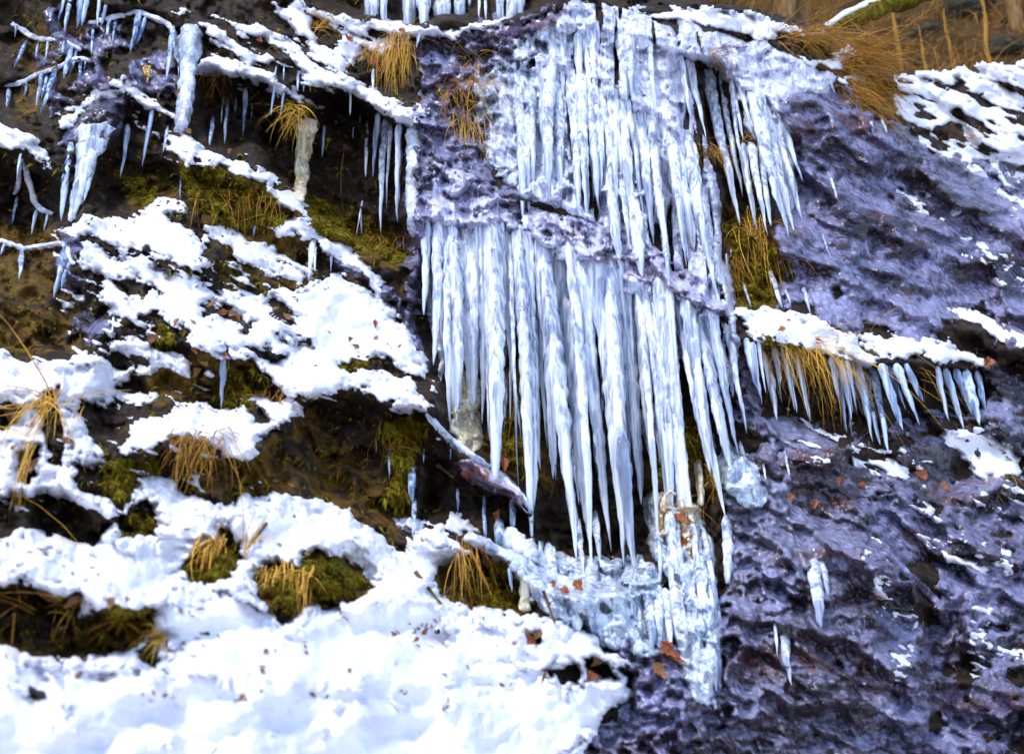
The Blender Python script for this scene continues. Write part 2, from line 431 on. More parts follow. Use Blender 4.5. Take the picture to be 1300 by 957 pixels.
MOSS = [
 ([(-100,280),(60,285),(75,350),(120,395),(110,455),(30,455),(-100,440)], .5),
 ([(385,250),(440,265),(520,300),(520,345),(470,345),(430,325),(395,300)], .75),
 ([(225,205),(300,215),(370,265),(390,300),(330,310),(280,300),(240,260)], .8),
 ([(110,540),(150,585),(330,570),(385,520),(430,560),(540,650),(500,690),(430,650),(300,640),(200,630),(140,650)], .5),
 ([(918,270),(960,275),(992,320),(995,390),(935,392)], .95),
 ([(615,450),(700,460),(700,620),(620,600)], .6), ([(815,520),(905,520),(905,625),(820,620)], .8),
 ([(230,690),(310,670),(310,745),(230,745)], .7), ([(320,690),(480,695),(485,770),(330,790)], .8),
 ([(545,700),(670,720),(670,785),(560,785)], .6), ([(-50,740),(200,740),(200,840),(-50,840)], .35),
 ([(30,20),(110,10),(90,150),(20,150)], .45), ([(150,220),(220,230),(235,275),(160,270)], .5),
 ([(180,440),(330,450),(340,520),(260,515),(190,530)], .5), ([(1010,50),(1100,60),(1150,150),(1080,140)], .6),
 ([(260,300),(400,290),(400,370),(270,370)], .4), ([(960,430),(1130,450),(1110,480),(980,460)], .6),
]
def build_rock():
    xs = np.concatenate([np.arange(-700, -60, 14), np.arange(-60, 1360, 3), np.arange(1360, 2050, 14)]).astype(float)
    ys = np.concatenate([np.arange(-500, -30, 14), np.arange(-30, 990, 3), np.arange(990, 2000, 20)]).astype(float)
    X, Yp = np.meshgrid(xs, ys)
    D = np.where((X > GX0) & (X < 1750) & (Yp > GY0) & (Yp < 1250), rock(X, Yp), 0)
    far = D == 0; D[far] = rock_full(X[far], Yp[far])
    ry = rim_y(X) + 5 * fbm(X / 30, X * 0, 3, 77)
    # over the rim the ground turns away from the camera and runs back
    over = np.clip(ry - Yp, 0, None)
    D = D + np.where(over > 0, 0.03 * over, 0)
    V = at(X, Yp, D)
    keep = (Yp > ry - 16)
    F = grid_faces(len(ys), len(xs), keep)
    V = V.reshape(-1, 3)
    V2, F2, used = compact(V, F)
    # plateau behind the rim
    ex = np.arange(800, 2040, 12.0)
    base = at(ex, rim_y(ex) + 6, rock_full(ex, rim_y(ex) + 6) + .02)
    rows = [base + np.array([0, dy, dz]) for dy, dz in ((0, 0), (.3, .04), (1, .1), (3, .25), (8, .4))]
    P = np.concatenate(rows); Fp = grid_faces(5, len(ex)) + len(V2)
    o = mesh_obj('rock_face', np.concatenate([V2, P]), [F2, Fp], M['rock'])
    mo = np.zeros(X.shape)
    for pts, a in MOSS: mo = np.maximum(mo, a * sst(-14, 14, poly_sd(X + 12 * fbm(X / 30, Yp / 30, 3, 8), Yp + 12 * fbm(X / 30, Yp / 30, 3, 9), pts)))
    att = o.data.attributes.new('moss', 'FLOAT', 'POINT')
    att.data.foreach_set('value', np.concatenate([mo.ravel()[used], np.full(len(P), .3)]).astype(np.float32))
    o['kind'] = 'structure'; o['label'] = 'dark wet mossy rock face behind the frozen waterfall'; o['category'] = 'rock face'
    return o
build_rock()

# ------------------------------------------------------------------ patches lying on the rock
def wob(px, py, amp, s):
    return (px + amp * fbm(px / 42, py / 42, 2, s) + .45 * amp * fbm(px / 11, py / 11, 2, s + 40),
            py + amp * fbm(px / 42, py / 42, 2, s + 7) + .45 * amp * fbm(px / 11, py / 11, 2, s + 51))

def blur(A, sig):
    r = int(sig * 2.5) + 1; k = np.exp(-np.arange(-r, r + 1) ** 2 / (2 * sig * sig)); k /= k.sum()
    for ax in (0, 1):
        B = np.moveaxis(A, ax, 0); P = np.concatenate([np.repeat(B[:1], r, 0), B, np.repeat(B[-1:], r, 0)])
        B = sum(k[q] * P[q:q + len(B)] for q in range(2 * r + 1)); A = np.moveaxis(B, 0, ax)
    return A

SEED = [100]
def patch(name, mat, poly, T=.12, r=14, step=2.5, amp=7, holes=(), lump=0., lscale=14, soft=.03, field=None, flute=0., label=None, cat=None, group=None, kind=None, smooth=0, lean=.05, feather=0):
    SEED[0] += 1; s = SEED[0]
    poly = [(x + 220 if x >= 1305 else x - 200 if x <= -35 else x, y) for x, y in poly]      # outlines run on beyond the frame
    P = np.array(poly, float)
    x0, y0 = P.min(0) - 16; x1, y1 = P.max(0) + 16
    xs = np.arange(x0, x1, step); ys = np.arange(y0, y1, step)
    X, Y = np.meshgrid(xs, ys)
    wx, wy = wob(X, Y, amp, s)
    Fd = poly_sd(wx, wy, poly, 60)
    for h in holes: Fd = np.minimum(Fd, -poly_sd(wx, wy, h, 60))
    if field is not None: Fd = np.minimum(Fd, field(X, Y, s))
    if feather:
        c_, s_ = math.cos(math.radians(24)), math.sin(math.radians(24))
        Fd = Fd + feather * fbm((X * c_ + Y * s_) / 30, (-X * s_ + Y * c_) / 7, 3, s + 33, .6)
    D = rock(X, Y)
    t = T * np.sqrt(np.clip(1 - (1 - np.clip(Fd / r, 0, 1)) ** 2, 0, 1))
    if smooth:
        w_ = sst(0, smooth * 1.6, Fd)
        D = D + w_ * (np.minimum(blur(D, smooth / step) - .02, D + .10) - D)
    k = np.clip(Fd / (r * .8), 0, 1)
    t = t + k * soft * (fbm(X / (34 if soft < .1 else 90), Y / (34 if soft < .1 else 60), 4 if soft < .1 else 3, s + 3, .42 if soft < .1 else .28))
    if lump: t = t + k * lump * (1 - np.clip(worley(X / lscale, Y / lscale, s) * 1.25, 0, 1) ** 1.6) + k * lump * .5 * (1 - np.clip(worley(X / lscale * 2.1, Y / lscale * 2.1, s + 5) * 1.25, 0, 1))
    if flute:
        xx = X - lean * (Y - 300) + 5 * fbm(X / 60, Y / 90, 2, s + 2)
        f = np.abs(vnoise(xx / 9, Y / 170, s + 4)) + .6 * np.abs(vnoise(xx / 4.3, Y / 110, s + 6))
        t = t + k * flute * (1 - np.clip(f * 1.5, 0, 1)) + k * flute * 1.3 * fbm(xx / 30, Y / 200, 2, s + 8)
    t = np.where(Fd < 0, Fd * .02 - .004, t)
    keep = Fd > -step * 2.2
    V = at(X, Y, D - t).reshape(-1, 3)
    F = grid_faces(len(ys), len(xs), keep)
    if len(F) == 0: return None
    V, F, used = compact(V, F)
    o = mesh_obj(name, V, F, M[mat])
    return tag(o, label, cat, group, kind)

SNOW = [
 # label, polygon, thickness, edge radius, holes
 ('long white snow streak on the upper ledge running down to the brown straw tuft',
  [(295,33),(315,28),(345,38),(372,54),(380,68),(397,78),(422,97),(445,102),(445,118),(415,114),(395,100),(375,82),(355,64),(330,50),(300,44)], .14, 9, ()),
 ('slanting snow streak just left of the glassy ice pillar top', [(262,30),(280,36),(300,50),(325,64),(347,74),(337,84),(310,76),(290,64),(268,50)], .10, 8, ()),
 ('snow cap on the dark overhang with hanging straw beside the ice pillar', [(253,80),(270,74),(300,75),(326,84),(346,96),(360,108),(352,114),(335,107),(300,98),(275,95),(260,99),(250,92)], .16, 10, ()),
 ('small snow pad topping the mossy straw pillar', [(363,113),(385,117),(402,128),(406,141),(390,140),(372,130)], .12, 8, ()),
 ('broken snow lumps on the upper rim behind the yellow grass', [(345,3),(365,8),(382,0),(392,18),(400,42),(420,58),(445,72),(445,98),(420,92),(396,72),(384,50),(368,32),(350,20)], .12, 9, ([(396,28),(415,38),(425,58),(405,55)],)),
 ('snow strip along the top rim below the hanging ice columns', [(380,0),(405,12),(440,22),(480,28),(520,32),(565,38),(620,27),(640,24),(625,36),(570,50),(540,46),(500,46),(470,42),(440,40),(415,30),(392,16)], .15, 9, ()),
 ('clumpy snow around the brown leaves below the top rim', [(440,40),(475,46),(520,50),(530,66),(505,64),(480,66),(462,60),(455,78),(440,86),(430,70)], .10, 8, ()),
 ('thin snow crust over the glazed boulder with the thick ice drip', [(118,112),(128,101),(142,96),(162,102),(182,112),(202,130),(222,156),(214,160),(195,142),(176,127),(150,118),(152,130),(120,132),(100,146),(86,164),(62,168),(92,142)], .09, 8, ()),
 ('thin snow streaks on the small ledge at the far left edge', [(-40,146),(0,152),(20,160),(40,174),(55,192),(64,216),(50,206),(34,192),(12,186),(-40,178)], .08, 7, ()),
 ('thick curving snow roll on the ledge above the moss curtain', [(216,168),(235,170),(252,184),(276,192),(310,206),(346,228),(377,248),(390,264),(403,279),(390,284),(370,266),(350,258),(335,238),(300,224),(272,207),(252,207),(238,216),(224,213),(218,195)], .18, 10, ()),
 ('snow roll on the left ledge with five long icicles', [(428,84),(446,98),(472,114),(502,126),(522,143),(528,158),(505,153),(480,143),(455,123),(428,112)], .16, 9, ()),
 ('small snow lump beside the lower end of the straw bundle', [(513,142),(538,127),(562,130),(558,143),(532,151)], .09, 8, ()),
 ('frosty snow cap on the small shelf with straw right of the straw bundle', [(558,106),(580,90),(600,84),(622,104),(636,120),(615,112),(600,102),(580,106)], .09, 8, ()),
 ('patchy upper snow stripe of the left slope', [(60,292),(90,286),(112,274),(150,278),(200,266),(236,284),(248,300),(262,320),(266,335),(272,346),(250,342),(225,330),(190,320),(165,320),(140,312),(95,298)], .10, 9, ()),
 ('little snow lump above the patchy snow stripe', [(183,256),(200,249),(230,257),(238,272),(215,276),(190,267)], .08, 7, ()),
 ('bent snow ridge with an icy drip above the left snow field', [(345,292),(368,274),(396,282),(412,298),(440,318),(470,340),(500,362),(492,372),(468,354),(440,340),(415,322),(398,300),(375,300),(350,304)], .11, 8, ()),
 ('rough snow between dark stones above the left snow field', [(258,290),(290,280),(310,300),(345,312),(350,330),(385,340),(390,362),(360,356),(330,340),(300,330),(292,312),(265,305)], .09, 8, ()),
 ('large bright snow field slanting across the left slope',
  [(103,306),(118,302),(142,318),(165,325),(200,335),(240,350),(258,364),(300,369),(345,372),(385,364),(412,358),(430,344),(455,360),(490,388),(522,430),(543,463),(536,474),(508,468),(476,450),(445,462),(430,462),(440,478),(475,470),(508,478),(522,480),(540,504),(548,524),(520,529),(494,526),(504,508),(478,502),(450,497),(430,494),(395,506),(370,502),(345,484),(325,463),(300,456),(290,442),(268,442),(240,436),(236,408),(215,422),(200,430),(184,420),(170,402),(146,402),(126,372),(131,352),(104,346)],
  .17, 13, ([(138,352),(160,352),(180,360),(206,372),(190,378),(160,378),(148,366)], [(258,384),(275,382),(300,400),(322,408),(310,414),(285,408),(265,400)], [(336,380),(350,388),(378,402),(372,410),(345,404)], [(308,436),(330,440),(362,452),(350,458),(318,448)], [(362,425),(395,440),(402,448),(375,440)], [(180,412),(205,402),(235,420),(215,432)])),
 ('scrappy snow on the dark rock step left of the leafy hollow', [(143,436),(165,429),(192,434),(202,445),(232,448),(247,476),(240,484),(225,472),(205,470),(190,477),(165,472),(168,461),(158,452),(138,457)], .10, 9, ([(166,448),(192,452),(188,462),(168,462)],)),
 ('thin snow lip under the scrappy rock step', [(138,506),(160,495),(195,499),(200,508),(170,514),(150,517)], .08, 7, ()),
 ('smooth snow drift with straw at the left edge',
  [(-60,430),(0,445),(20,455),(36,462),(60,454),(90,458),(106,447),(122,456),(142,462),(168,466),(163,482),(150,486),(145,506),(125,518),(100,505),(104,540),(114,560),(138,586),(120,596),(92,584),(100,610),(140,645),(150,660),(130,662),(105,646),(80,630),(40,630),(-60,640)],
  .2, 16, ([(-60,516),(10,512),(30,524),(28,540),(-60,542)], [(58,502),(72,496),(84,540),(80,592),(62,590),(56,540)], [(28,575),(42,565),(44,600),(30,606)], [(100,505),(125,520),(120,545),(104,540)])),
 ('snow cap on the straw fringed rock in the middle left',
  [(148,568),(165,544),(185,529),(215,519),(250,511),(286,527),(300,524),(330,502),(356,504),(382,512),(366,531),(342,546),(326,570),(320,580),(295,582),(270,558),(255,562),(235,562),(215,562),(190,574),(170,577),(153,580)], .17, 11, ([(310,520),(330,516),(340,530),(318,534)],)),
 ('great lower snow bank covering the bottom left',
  [(-80,680),(0,682),(44,674),(100,690),(128,690),(148,664),(163,634),(181,608),(217,603),(238,623),(271,640),(291,640),(318,630),(372,630),(406,640),(440,650),(482,676),(514,697),(530,676),(556,671),(578,690),(590,706),(560,716),(552,740),(570,762),(606,780),(640,790),(650,820),(680,840),(680,880),(660,960),(650,1040),(640,1120),(-80,1120),(-80,822),(0,822),(30,826),(62,838),(150,832),(178,822),(196,800),(192,768),(166,788),(150,776),(140,768),(116,784),(96,780),(106,757),(50,750),(14,743),(-80,738)],
  .22, 15, ([(228,722),(245,702),(270,694),(276,672),(300,682),(306,708),(294,735),(265,746),(240,737)], [(315,727),(330,717),(380,722),(386,702),(410,699),(440,706),(476,735),(480,746),(440,766),(430,763),(386,771),(370,786),(345,776),(325,752)], [(150,656),(165,646),(180,640),(201,655),(196,680),(174,684),(150,682)], [(664,800),(684,806),(680,822),(664,816)], [(180,826),(205,806),(212,815),(196,842),(184,840)])),
 ('lumpy snow at the foot of the frozen fall', [(560,770),(620,776),(660,780),(700,786),(745,806),(800,836),(822,850),(800,888),(742,945),(700,1010),(690,1120),(600,1120),(560,900)], .26, 12, ([(664,800),(686,806),(682,824),(664,818)], [(740,834),(770,840),(778,860),(745,858)], [(700,850),(725,846),(730,868),(704,870)], [(618,850),(640,852),(636,868),(615,866)], [(790,846),(812,856),(815,875),(795,870)])),
 ('snowy lip of the right ledge with amber grass',
  [(928,396),(960,394),(1000,392),(1030,404),(1060,414),(1086,424),(1130,424),(1180,430),(1222,440),(1247,452),(1252,462),(1220,460),(1190,454),(1150,452),(1118,452),(1100,464),(1075,452),(1040,447),(1000,437),(965,434),(948,421),(934,407)], .17, 9, ([(1090,428),(1105,436),(1112,450),(1098,444)],)),
 ('snow patch on the glazed slope at the right edge', [(1193,390),(1225,388),(1262,404),(1290,419),(1340,434),(1340,458),(1300,446),(1270,432),(1240,412),(1215,406)], .08, 8, ()),
 ('bright snow cushion on the tufted rock at the lower right', [(1186,560),(1200,547),(1220,548),(1246,539),(1264,554),(1292,574),(1290,602),(1270,612),(1250,606),(1225,581),(1205,573)], .12, 9, ()),
 ('snow strip on the rim beneath the bare tree trunks', [(800,14),(830,20),(870,11),(940,19),(962,20),(987,29),(1047,42),(1032,47),(987,43),(966,56),(945,42),(900,39),(860,23),(825,28)], .14, 8, ()),
 ('snow scraps below the rim beside the big golden tuft', [(1008,70),(1040,77),(1076,63),(1088,70),(1072,92),(1058,93),(1050,82),(1030,86)], .10, 7, ()),
 ('round snow lump on the golden tuft of the rim', [(1062,100),(1085,98),(1104,103),(1100,110),(1080,108),(1064,108)], .10, 7, ()),
 ('small snow dab on the cold dark rock at the bottom right corner', [(1225,795),(1245,800),(1280,820),(1340,845),(1340,862),(1290,842),(1250,820),(1228,806)], .1, 7, ()),
 ('round snowball cap on the frosty twig end', [(570,662),(576,653),(588,652),(597,660),(596,672),(586,678),(574,675)], .16, 10, ()),
]
for lab, poly, T, r, holes in SNOW:
    if 'lumpy snow at' in lab:
        patch('snow_bank', 'snow', poly, .2, 9, 2.0, 10, holes, .06, 44, .12, smooth=18, feather=2, label=lab, cat='snow', group='snow banks on the rock face'); continue
    patch('snow_bank', 'snow', poly, T * (1 if T > .19 else .7), r, 2.0, 7 if T < .16 else 9, holes, .009, 13, .2 if T > .19 else .04, smooth=24 if T > .19 else 8, feather=2 if T > .19 else 4.5, label=lab, cat='snow', group='snow banks on the rock face')

# thin scattered snow on the right and on small steps: too many dabs to count
def strata_field(thr, k=11, big=1.0):
    def f(X, Y, s):
        c, sn = math.cos(math.radians(22)), math.sin(math.radians(22))
        u = (X * c + Y * sn); v = (-X * sn + Y * c)
        return (fbm(u / (34 * big), v / (11 * big), 3, s + 60, .5) - thr) * k
    return f
DUST = [
 ([(1133,98),(1180,92),(1230,86),(1300,78),(1400,70),(1400,200),(1275,196),(1240,180),(1215,160),(1180,165),(1150,152),(1135,126)], -.5, 'snow dusted stony slope on the right rim'),
 ([(1150,160),(1200,175),(1320,195),(1330,290),(1290,270),(1240,232),(1180,195)], -.1, 'snow scraps below the dusted rim slope'),
 ([(1180,295),(1262,300),(1275,345),(1200,340)], .05, 'scattered snow flecks on the far right rock'),
 ([(1150,230),(1230,270),(1180,290),(1120,230)], .12, 'snow crumbs on the upper glazed slope'),
 ([(1075,565),(1150,570),(1190,590),(1180,620),(1120,615),(1080,590)], -.1, 'fluffy thin snow under the amber ledge'),
 ([(1130,630),(1180,640),(1230,675),(1290,700),(1280,740),(1220,720),(1150,680)], .02, 'snow flecks right of the slender iced root'),
 ([(1085,665),(1120,690),(1160,770),(1165,868),(1120,868),(1105,760)], .02, 'vertical trail of snow dabs on the lower right slope'),
 ([(1220,600),(1310,640),(1310,690),(1250,660)], .12, 'snow flecks on the dark lower right rock'),
 ([(1220,760),(1310,830),(1310,880),(1230,850)], .2, 'snow flecks in the bottom right corner'),
 ([(1240,320),(1310,360),(1310,400),(1240,370)], .1, 'snow dabs on the right edge stones'),
 ([(150,290),(270,330),(400,330),(420,360),(300,365),(200,345),(130,310)], .25, 'snow crumbs between the upper left stripes'),
 ([(60,300),(140,350),(160,400),(130,460),(90,440),(70,360)], .38, 'snow crumbs on the dark left steps'),
 ([(160,140),(330,200),(420,280),(330,280),(230,230)], .5, 'snow crumbs on the moss curtain'),
 ([(60,150),(110,120),(160,130),(110,180)], .2, 'snow crumbs on the glazed boulder'),
 ([(1000,520),(1080,560),(1060,600),(980,570)], .15, 'snow crumbs below the amber grass'),
 ([(640,255),(740,275),(800,305),(850,330),(790,330),(700,295)], .12, 'frost on the middle ice shelf'),
 ([(90,260),(420,270),(560,470),(560,560),(380,500),(200,440),(100,420)], .62, 'snow crumbs scattered round the big left field'),
 ([(-20,440),(200,430),(330,500),(330,640),(140,660),(-20,640)], .6, 'snow crumbs scattered round the left drift'),
 ([(200,10),(440,30),(470,130),(380,130),(260,100)], .5, 'snow crumbs on the upper left steps'),
 ([(500,655),(560,665),(600,700),(560,720),(520,710)], -.05, 'crumbly snow around the twigs'),
]
for poly, thr, lab in DUST:
    patch('snow_dusting', 'snow', poly, .07, 5, 1.8, 8, (), .015, 9, .01, strata_field(thr if thr > -.45 else -.27, 11 if thr > -.45 else 14, 1 if thr > -.45 else 1.35), label=lab, cat='snow', kind='stuff')

# ------------------------------------------------------------------ ice sheets, curtains, mounds
def slits(thr, k=45, lean=.05, sx=13, sy=120, y0=0, yr=1e9):
    def f(X, Y, s):
        xx = X - lean * (Y - 300) + 4 * fbm(X / 40, Y / 60, 2, s)
        n = vnoise(xx / sx, Y / sy, s + 70) + .6 * vnoise(xx / (sx * .45), Y / (sy * .7), s + 71)
        return (n + thr - np.clip((Y - y0) / yr, 0, 2)) * k
    return f
def blotch(thr, k=22, sc=55):
    def f(X, Y, s): return (fbm(X / sc, Y / (sc * .8), 4, s + 90, .55) + thr) * k
    return f

patch('ice_sheet', 'glaze', [(540,48),(600,42),(700,18),(720,8),(705,40),(690,70),(650,95),(610,130),(612,185),(640,238),(690,262),(745,282),(795,302),(838,330),(795,342),(740,322),(700,304),(640,280),(600,268),(580,300),(552,310),(540,385),(520,385),(514,330),(520,200),(514,165),(542,142),(530,62)],
      .05, 10, 2.5, 20, (), .06, 12, .05, blotch(.75), label='purple bubbly ice glazing the rock left of the white curtain', cat='ice sheet')
patch('ice_sheet', 'glaze', [(985,120),(1060,100),(1100,140),(1150,160),(1200,195),(1330,260),(1330,440),(1270,425),(1230,395),(1195,400),(1180,428),(1085,422),(1030,402),(1000,390),(992,310),(1012,240),(1005,180)],
      .05, 10, 2.5, 20, (), .032, 15, .04, flute=.02, lean=.3, field=blotch(.95), label='blue purple ice sheet over the upper right slope', cat='ice sheet')
patch('ice_sheet', 'glaze_brown', [(1245,452),(1330,455),(1340,560),(1290,570),(1250,535),(1180,545),(1090,560),(1080,580),(1130,620),(1100,640),(1000,580),(940,540),(935,430),(955,445),(960,500),(1060,560),(1150,540),(1242,525)],
      .05, 10, 2.5, 20, (), .032, 15, .04, flute=.02, lean=.3, field=blotch(.95), label='rough violet ice around the hollow of the amber ledge', cat='ice sheet')
patch('ice_sheet', 'glaze_brown', [(905,600),(960,560),(1040,600),(1110,660),(1100,700),(1110,740),(1130,800),(1140,900),(1140,1100),(640,1100),(690,1010),(740,940),(800,885),(850,890),(880,860),(920,840),(900,760),(925,700)],
      .06, 10, 2.5, 20, (), .032, 15, .04, flute=.02, lean=.3, field=blotch(.95), label='lumpy violet ice sheet on the lower right slope', cat='ice sheet')
patch('ice_sheet', 'glaze_dark', [(1090,620),(1130,570),(1250,540),(1340,560),(1340,1000),(1100,1000),(1090,850),(1080,760),(1080,700)],
      .04, 10, 3, 20, (), .05, 12, .06, blotch(.45), label='thin dark ice in the lower right corner', cat='ice sheet')
patch('ice_sheet', 'glaze_dark', [(85,165),(110,135),(150,118),(175,128),(165,150),(140,175),(125,195),(95,190),(70,185)],
      .09, 14, 2.5, 5, (), .03, 10, .03, label='grey clear ice bulging on the boulder with the thick drip', cat='ice sheet')
patch('ice_sheet', 'glaze_dark', [(35,10),(150,5),(230,40),(240,90),(215,130),(160,110),(110,130),(60,150),(50,90)],
      .03, 8, 2.5, 8, (), .045, 9, .04, blotch(-.02), label='thin broken ice on the dark wall at the upper left', cat='ice sheet')
patch('ice_sheet', 'glaze_dark', [(75,290),(130,305),(110,345),(120,400),(150,415),(140,450),(100,440),(75,380)],
      .03, 8, 2.5, 8, (), .045, 9, .04, blotch(-.02), label='thin broken ice on the dark steps at the left', cat='ice sheet')
patch('ice_sheet', 'glaze', [(415,330),(450,335),(500,365),(530,420),(548,465),(540,470),(505,400),(470,362),(430,345)],
      .06, 8, 2.5, 5, (), .05, 10, .03, label='brown ice rim along the edge of the left snow field', cat='ice sheet')

patch('ice_sheet', 'glaze_pale', [(610,70),(690,30),(730,5),(740,60),(720,140),(735,250),(700,265),(640,245),(605,180),(600,120)],
      .075, 10, 2.5, 14, (), .05, 10, .05, blotch(.6, 22, 40), flute=.05, lean=.02, label='pale bubbly ice merging into the left side of the white curtain', cat='ice sheet')
patch('ice_sheet', 'glaze_shelf', [(550,200),(590,215),(640,250),(700,270),(760,282),(810,305),(850,330),(930,385),(935,405),(880,388),(800,350),(770,352),(700,332),(640,306),(590,296),(540,306),(535,250)],
      .10, 12, 2.2, 9, (), .03, 15, .05, blotch(.8, 22, 30), flute=.07, label='frosted lilac ice shelf between the upper and lower curtains', cat='ice sheet')
patch('ice_curtain', 'curtain', [(690,70),(705,32),(720,8),(770,4),(802,12),(850,30),(860,60),(878,110),(892,170),(908,230),(926,330),(935,398),(900,388),(868,356),(835,328),(795,300),(745,280),(700,262),(664,252),(642,238),(616,185),(612,130),(650,95)],
      .10, 14, 2, 6, ([(728,112),(738,130),(752,200),(762,262),(748,262),(738,230),(731,170)],), .03, 14, .07, slits(.42), flute=.085, label='broad white ice curtain of the upper central fall', cat='ice curtain', lean=.08)
patch('ice_curtain', 'curtain', [(855,20),(900,38),(965,55),(1012,72),(1062,98),(1058,116),(1010,122),(998,140),(1004,190),(1014,240),(1004,280),(985,240),(960,180),(930,110),(890,80),(860,66)],
      .09, 12, 2, 6, (), .03, 14, .06, slits(.75, 45, .2), flute=.06, label='blue white ice curtain on the right shoulder under the rim', cat='ice curtain', lean=.2)
patch('ice_curtain', 'curtain', [(548,300),(600,284),(650,292),(700,306),(760,332),(800,350),(768,400),(775,520),(800,600),(815,700),(790,710),(750,700),(715,640),(700,560),(690,470),(640,455),(615,470),(610,570),(585,560),(572,520),(552,450),(540,380)],
      .09, 12, 2, 6, (), .02, 12, .05, slits(.45, 45, .02, y0=330, yr=190), flute=.08, label='lower white ice curtain hanging below the middle ice shelf', cat='ice curtain', lean=.02)
patch('ice_curtain', 'curtain', [(765,340),(800,350),(850,370),(890,390),(935,404),(944,480),(948,560),(930,600),(900,590),(888,500),(868,450),(850,480),(850,600),(820,620),(790,560),(772,450)],
      .09, 12, 2, 6, (), .02, 12, .05, slits(.45, 45, .1, y0=390, yr=170), flute=.08, label='slanting ice curtain joining the amber ledge', cat='ice curtain', lean=.1)
patch('ice_curtain', 'amber', [(568,440),(585,470),(612,480),(612,560),(600,575),(572,560)],
      .12, 12, 2, 4, (), .03, 12, .03, flute=.05, label='yellow stained ice slab at the left foot of the lower curtain', cat='ice curtain', lean=0)
patch('ice_mound', 'bulge', [(655,712),(690,690),(725,704),(780,712),(815,700),(842,735),(850,780),(845,850),(800,840),(765,815),(725,798),(690,770),(650,735)],
      .16, 18, 2.2, 9, (), .07, 32, .06, flute=.06, label='pale turquoise ice mound at the foot of the curtain', cat='ice mound')
patch('ice_mound', 'bulge', [(818,640),(835,625),(880,650),(900,690),(905,760),(920,860),(905,900),(870,880),(855,790),(850,740),(825,700)],
      .16, 14, 2.2, 8, (), .06, 26, .05, flute=.07, label='knobbly white and amber ice pillar base right of the mound', cat='ice mound')
patch('ice_mound', 'glaze_pink', [(690,735),(715,728),(745,740),(752,760),(720,772),(690,760)],
      .2, 12, 2.2, 6, (), .07, 11, .05, label='pinkish ice lump full of leaves at the left of the turquoise mound', cat='ice mound')
patch('ice_mound', 'glaze_pink', [(575,588),(600,582),(640,605),(668,628),(660,640),(620,622),(590,612)],
      .2, 9, 2.2, 5, (), .04, 11, .03, label='pinkish ice over leaves along the iced branch', cat='ice mound')
patch('ice_mound', 'glaze_pink', [(610,35),(660,28),(700,10),(720,4),(725,16),(690,36),(650,48),(615,50)],
      .1, 10, 2.2, 8, (), .05, 12, .04, label='pink tinged ice rim joining the top snow to the curtain crown', cat='ice mound')
patch('ice_mound', 'glaze', [(800,790),(840,800),(870,830),(880,900),(870,990),(815,990),(800,860),(780,825)],
      .14, 12, 2.5, 6, (), .10, 15, .05, label='leaf filled icy boulder at the bottom of the fall', cat='ice mound')
patch('ice_mound', 'bulge', [(920,560),(960,590),(985,640),(960,650),(925,630),(905,600)],
      .12, 12, 2.5, 6, (), .04, 20, .05, flute=.04, label='blue ice shoulder below the slanting curtain', cat='ice mound')
patch('ice_mound', 'glaze', [(955,725),(985,718),(1020,745),(1010,775),(985,785),(960,765)],
      .12, 12, 2.5, 5, (), .05, 13, .04, label='blue icy knob above the twin icicles at the lower right', cat='ice mound')

# ------------------------------------------------------------------ tubes: icicles, pillars, branches
def path_y(xs, ys, Y0, clear):
    d = rock(np.asarray(xs), np.asarray(ys)) - clear
    return d

def tube_mesh(C, R, nside=10, seed=0, rough=.12, squash=1.0, ring=0.):
    """C centres (n,3) and R radii (n,); an irregular lobed tube, closed at both ends"""
    r_ = np.random.default_rng(seed)
    C = np.asarray(C, float); n = len(C)
    T = np.gradient(C, axis=0); T /= np.linalg.norm(T, axis=1)[:, None] + 1e-9
    ref = np.array([0, 1.0, 0]) if abs(T[0, 1]) < .8 else np.array([1.0, 0, 0])
    A = np.cross(T, ref); A /= np.linalg.norm(A, axis=1)[:, None]
    B = np.cross(T, A)
    th = np.linspace(0, 2 * np.pi, nside, endpoint=False)
    lob = 1 + .16 * np.sin(2 * th + r_.uniform(0, 6)) + .12 * np.sin(3 * th + r_.uniform(0, 6))
    j = np.arange(n)[:, None]
    mod = lob[None, :] * (1 + rough * vnoise(j * .45 + seed * 3.7, th[None, :] * 1.3 + seed, 3) * 1.4)
    if ring: mod = mod * (1 + ring * np.sin(j * 1.9 + r_.uniform(0, 6) + 1.5 * vnoise(j * .2, j * 0, seed % 97)))
    rad = R[:, None] * mod
    V = C[:, None, :] + rad[..., None] * (np.cos(th)[None, :, None] * A[:, None, :] + squash * np.sin(th)[None, :, None] * B[:, None, :])
    V = V.reshape(-1, 3)
    a = np.arange(n - 1)[:, None] * nside + np.arange(nside)[None, :]
    b = np.arange(n - 1)[:, None] * nside + (np.arange(nside)[None, :] + 1) % nside
    q = np.stack([a, b, b + nside, a + nside], -1).reshape(-1, 4)
    V = np.concatenate([V, C[:1] - T[:1] * R[0] * .3, C[-1:] + T[-1:] * R[-1] * .6])
    k = np.arange(nside); t0 = np.stack([np.full(nside, n * nside), (k + 1) % nside, k], -1)
    e = (n - 1) * nside
    t1 = np.stack([np.full(nside, n * nside + 1), e + k, e + (k + 1) % nside], -1)
    return V, [q, np.concatenate([t0, t1])]

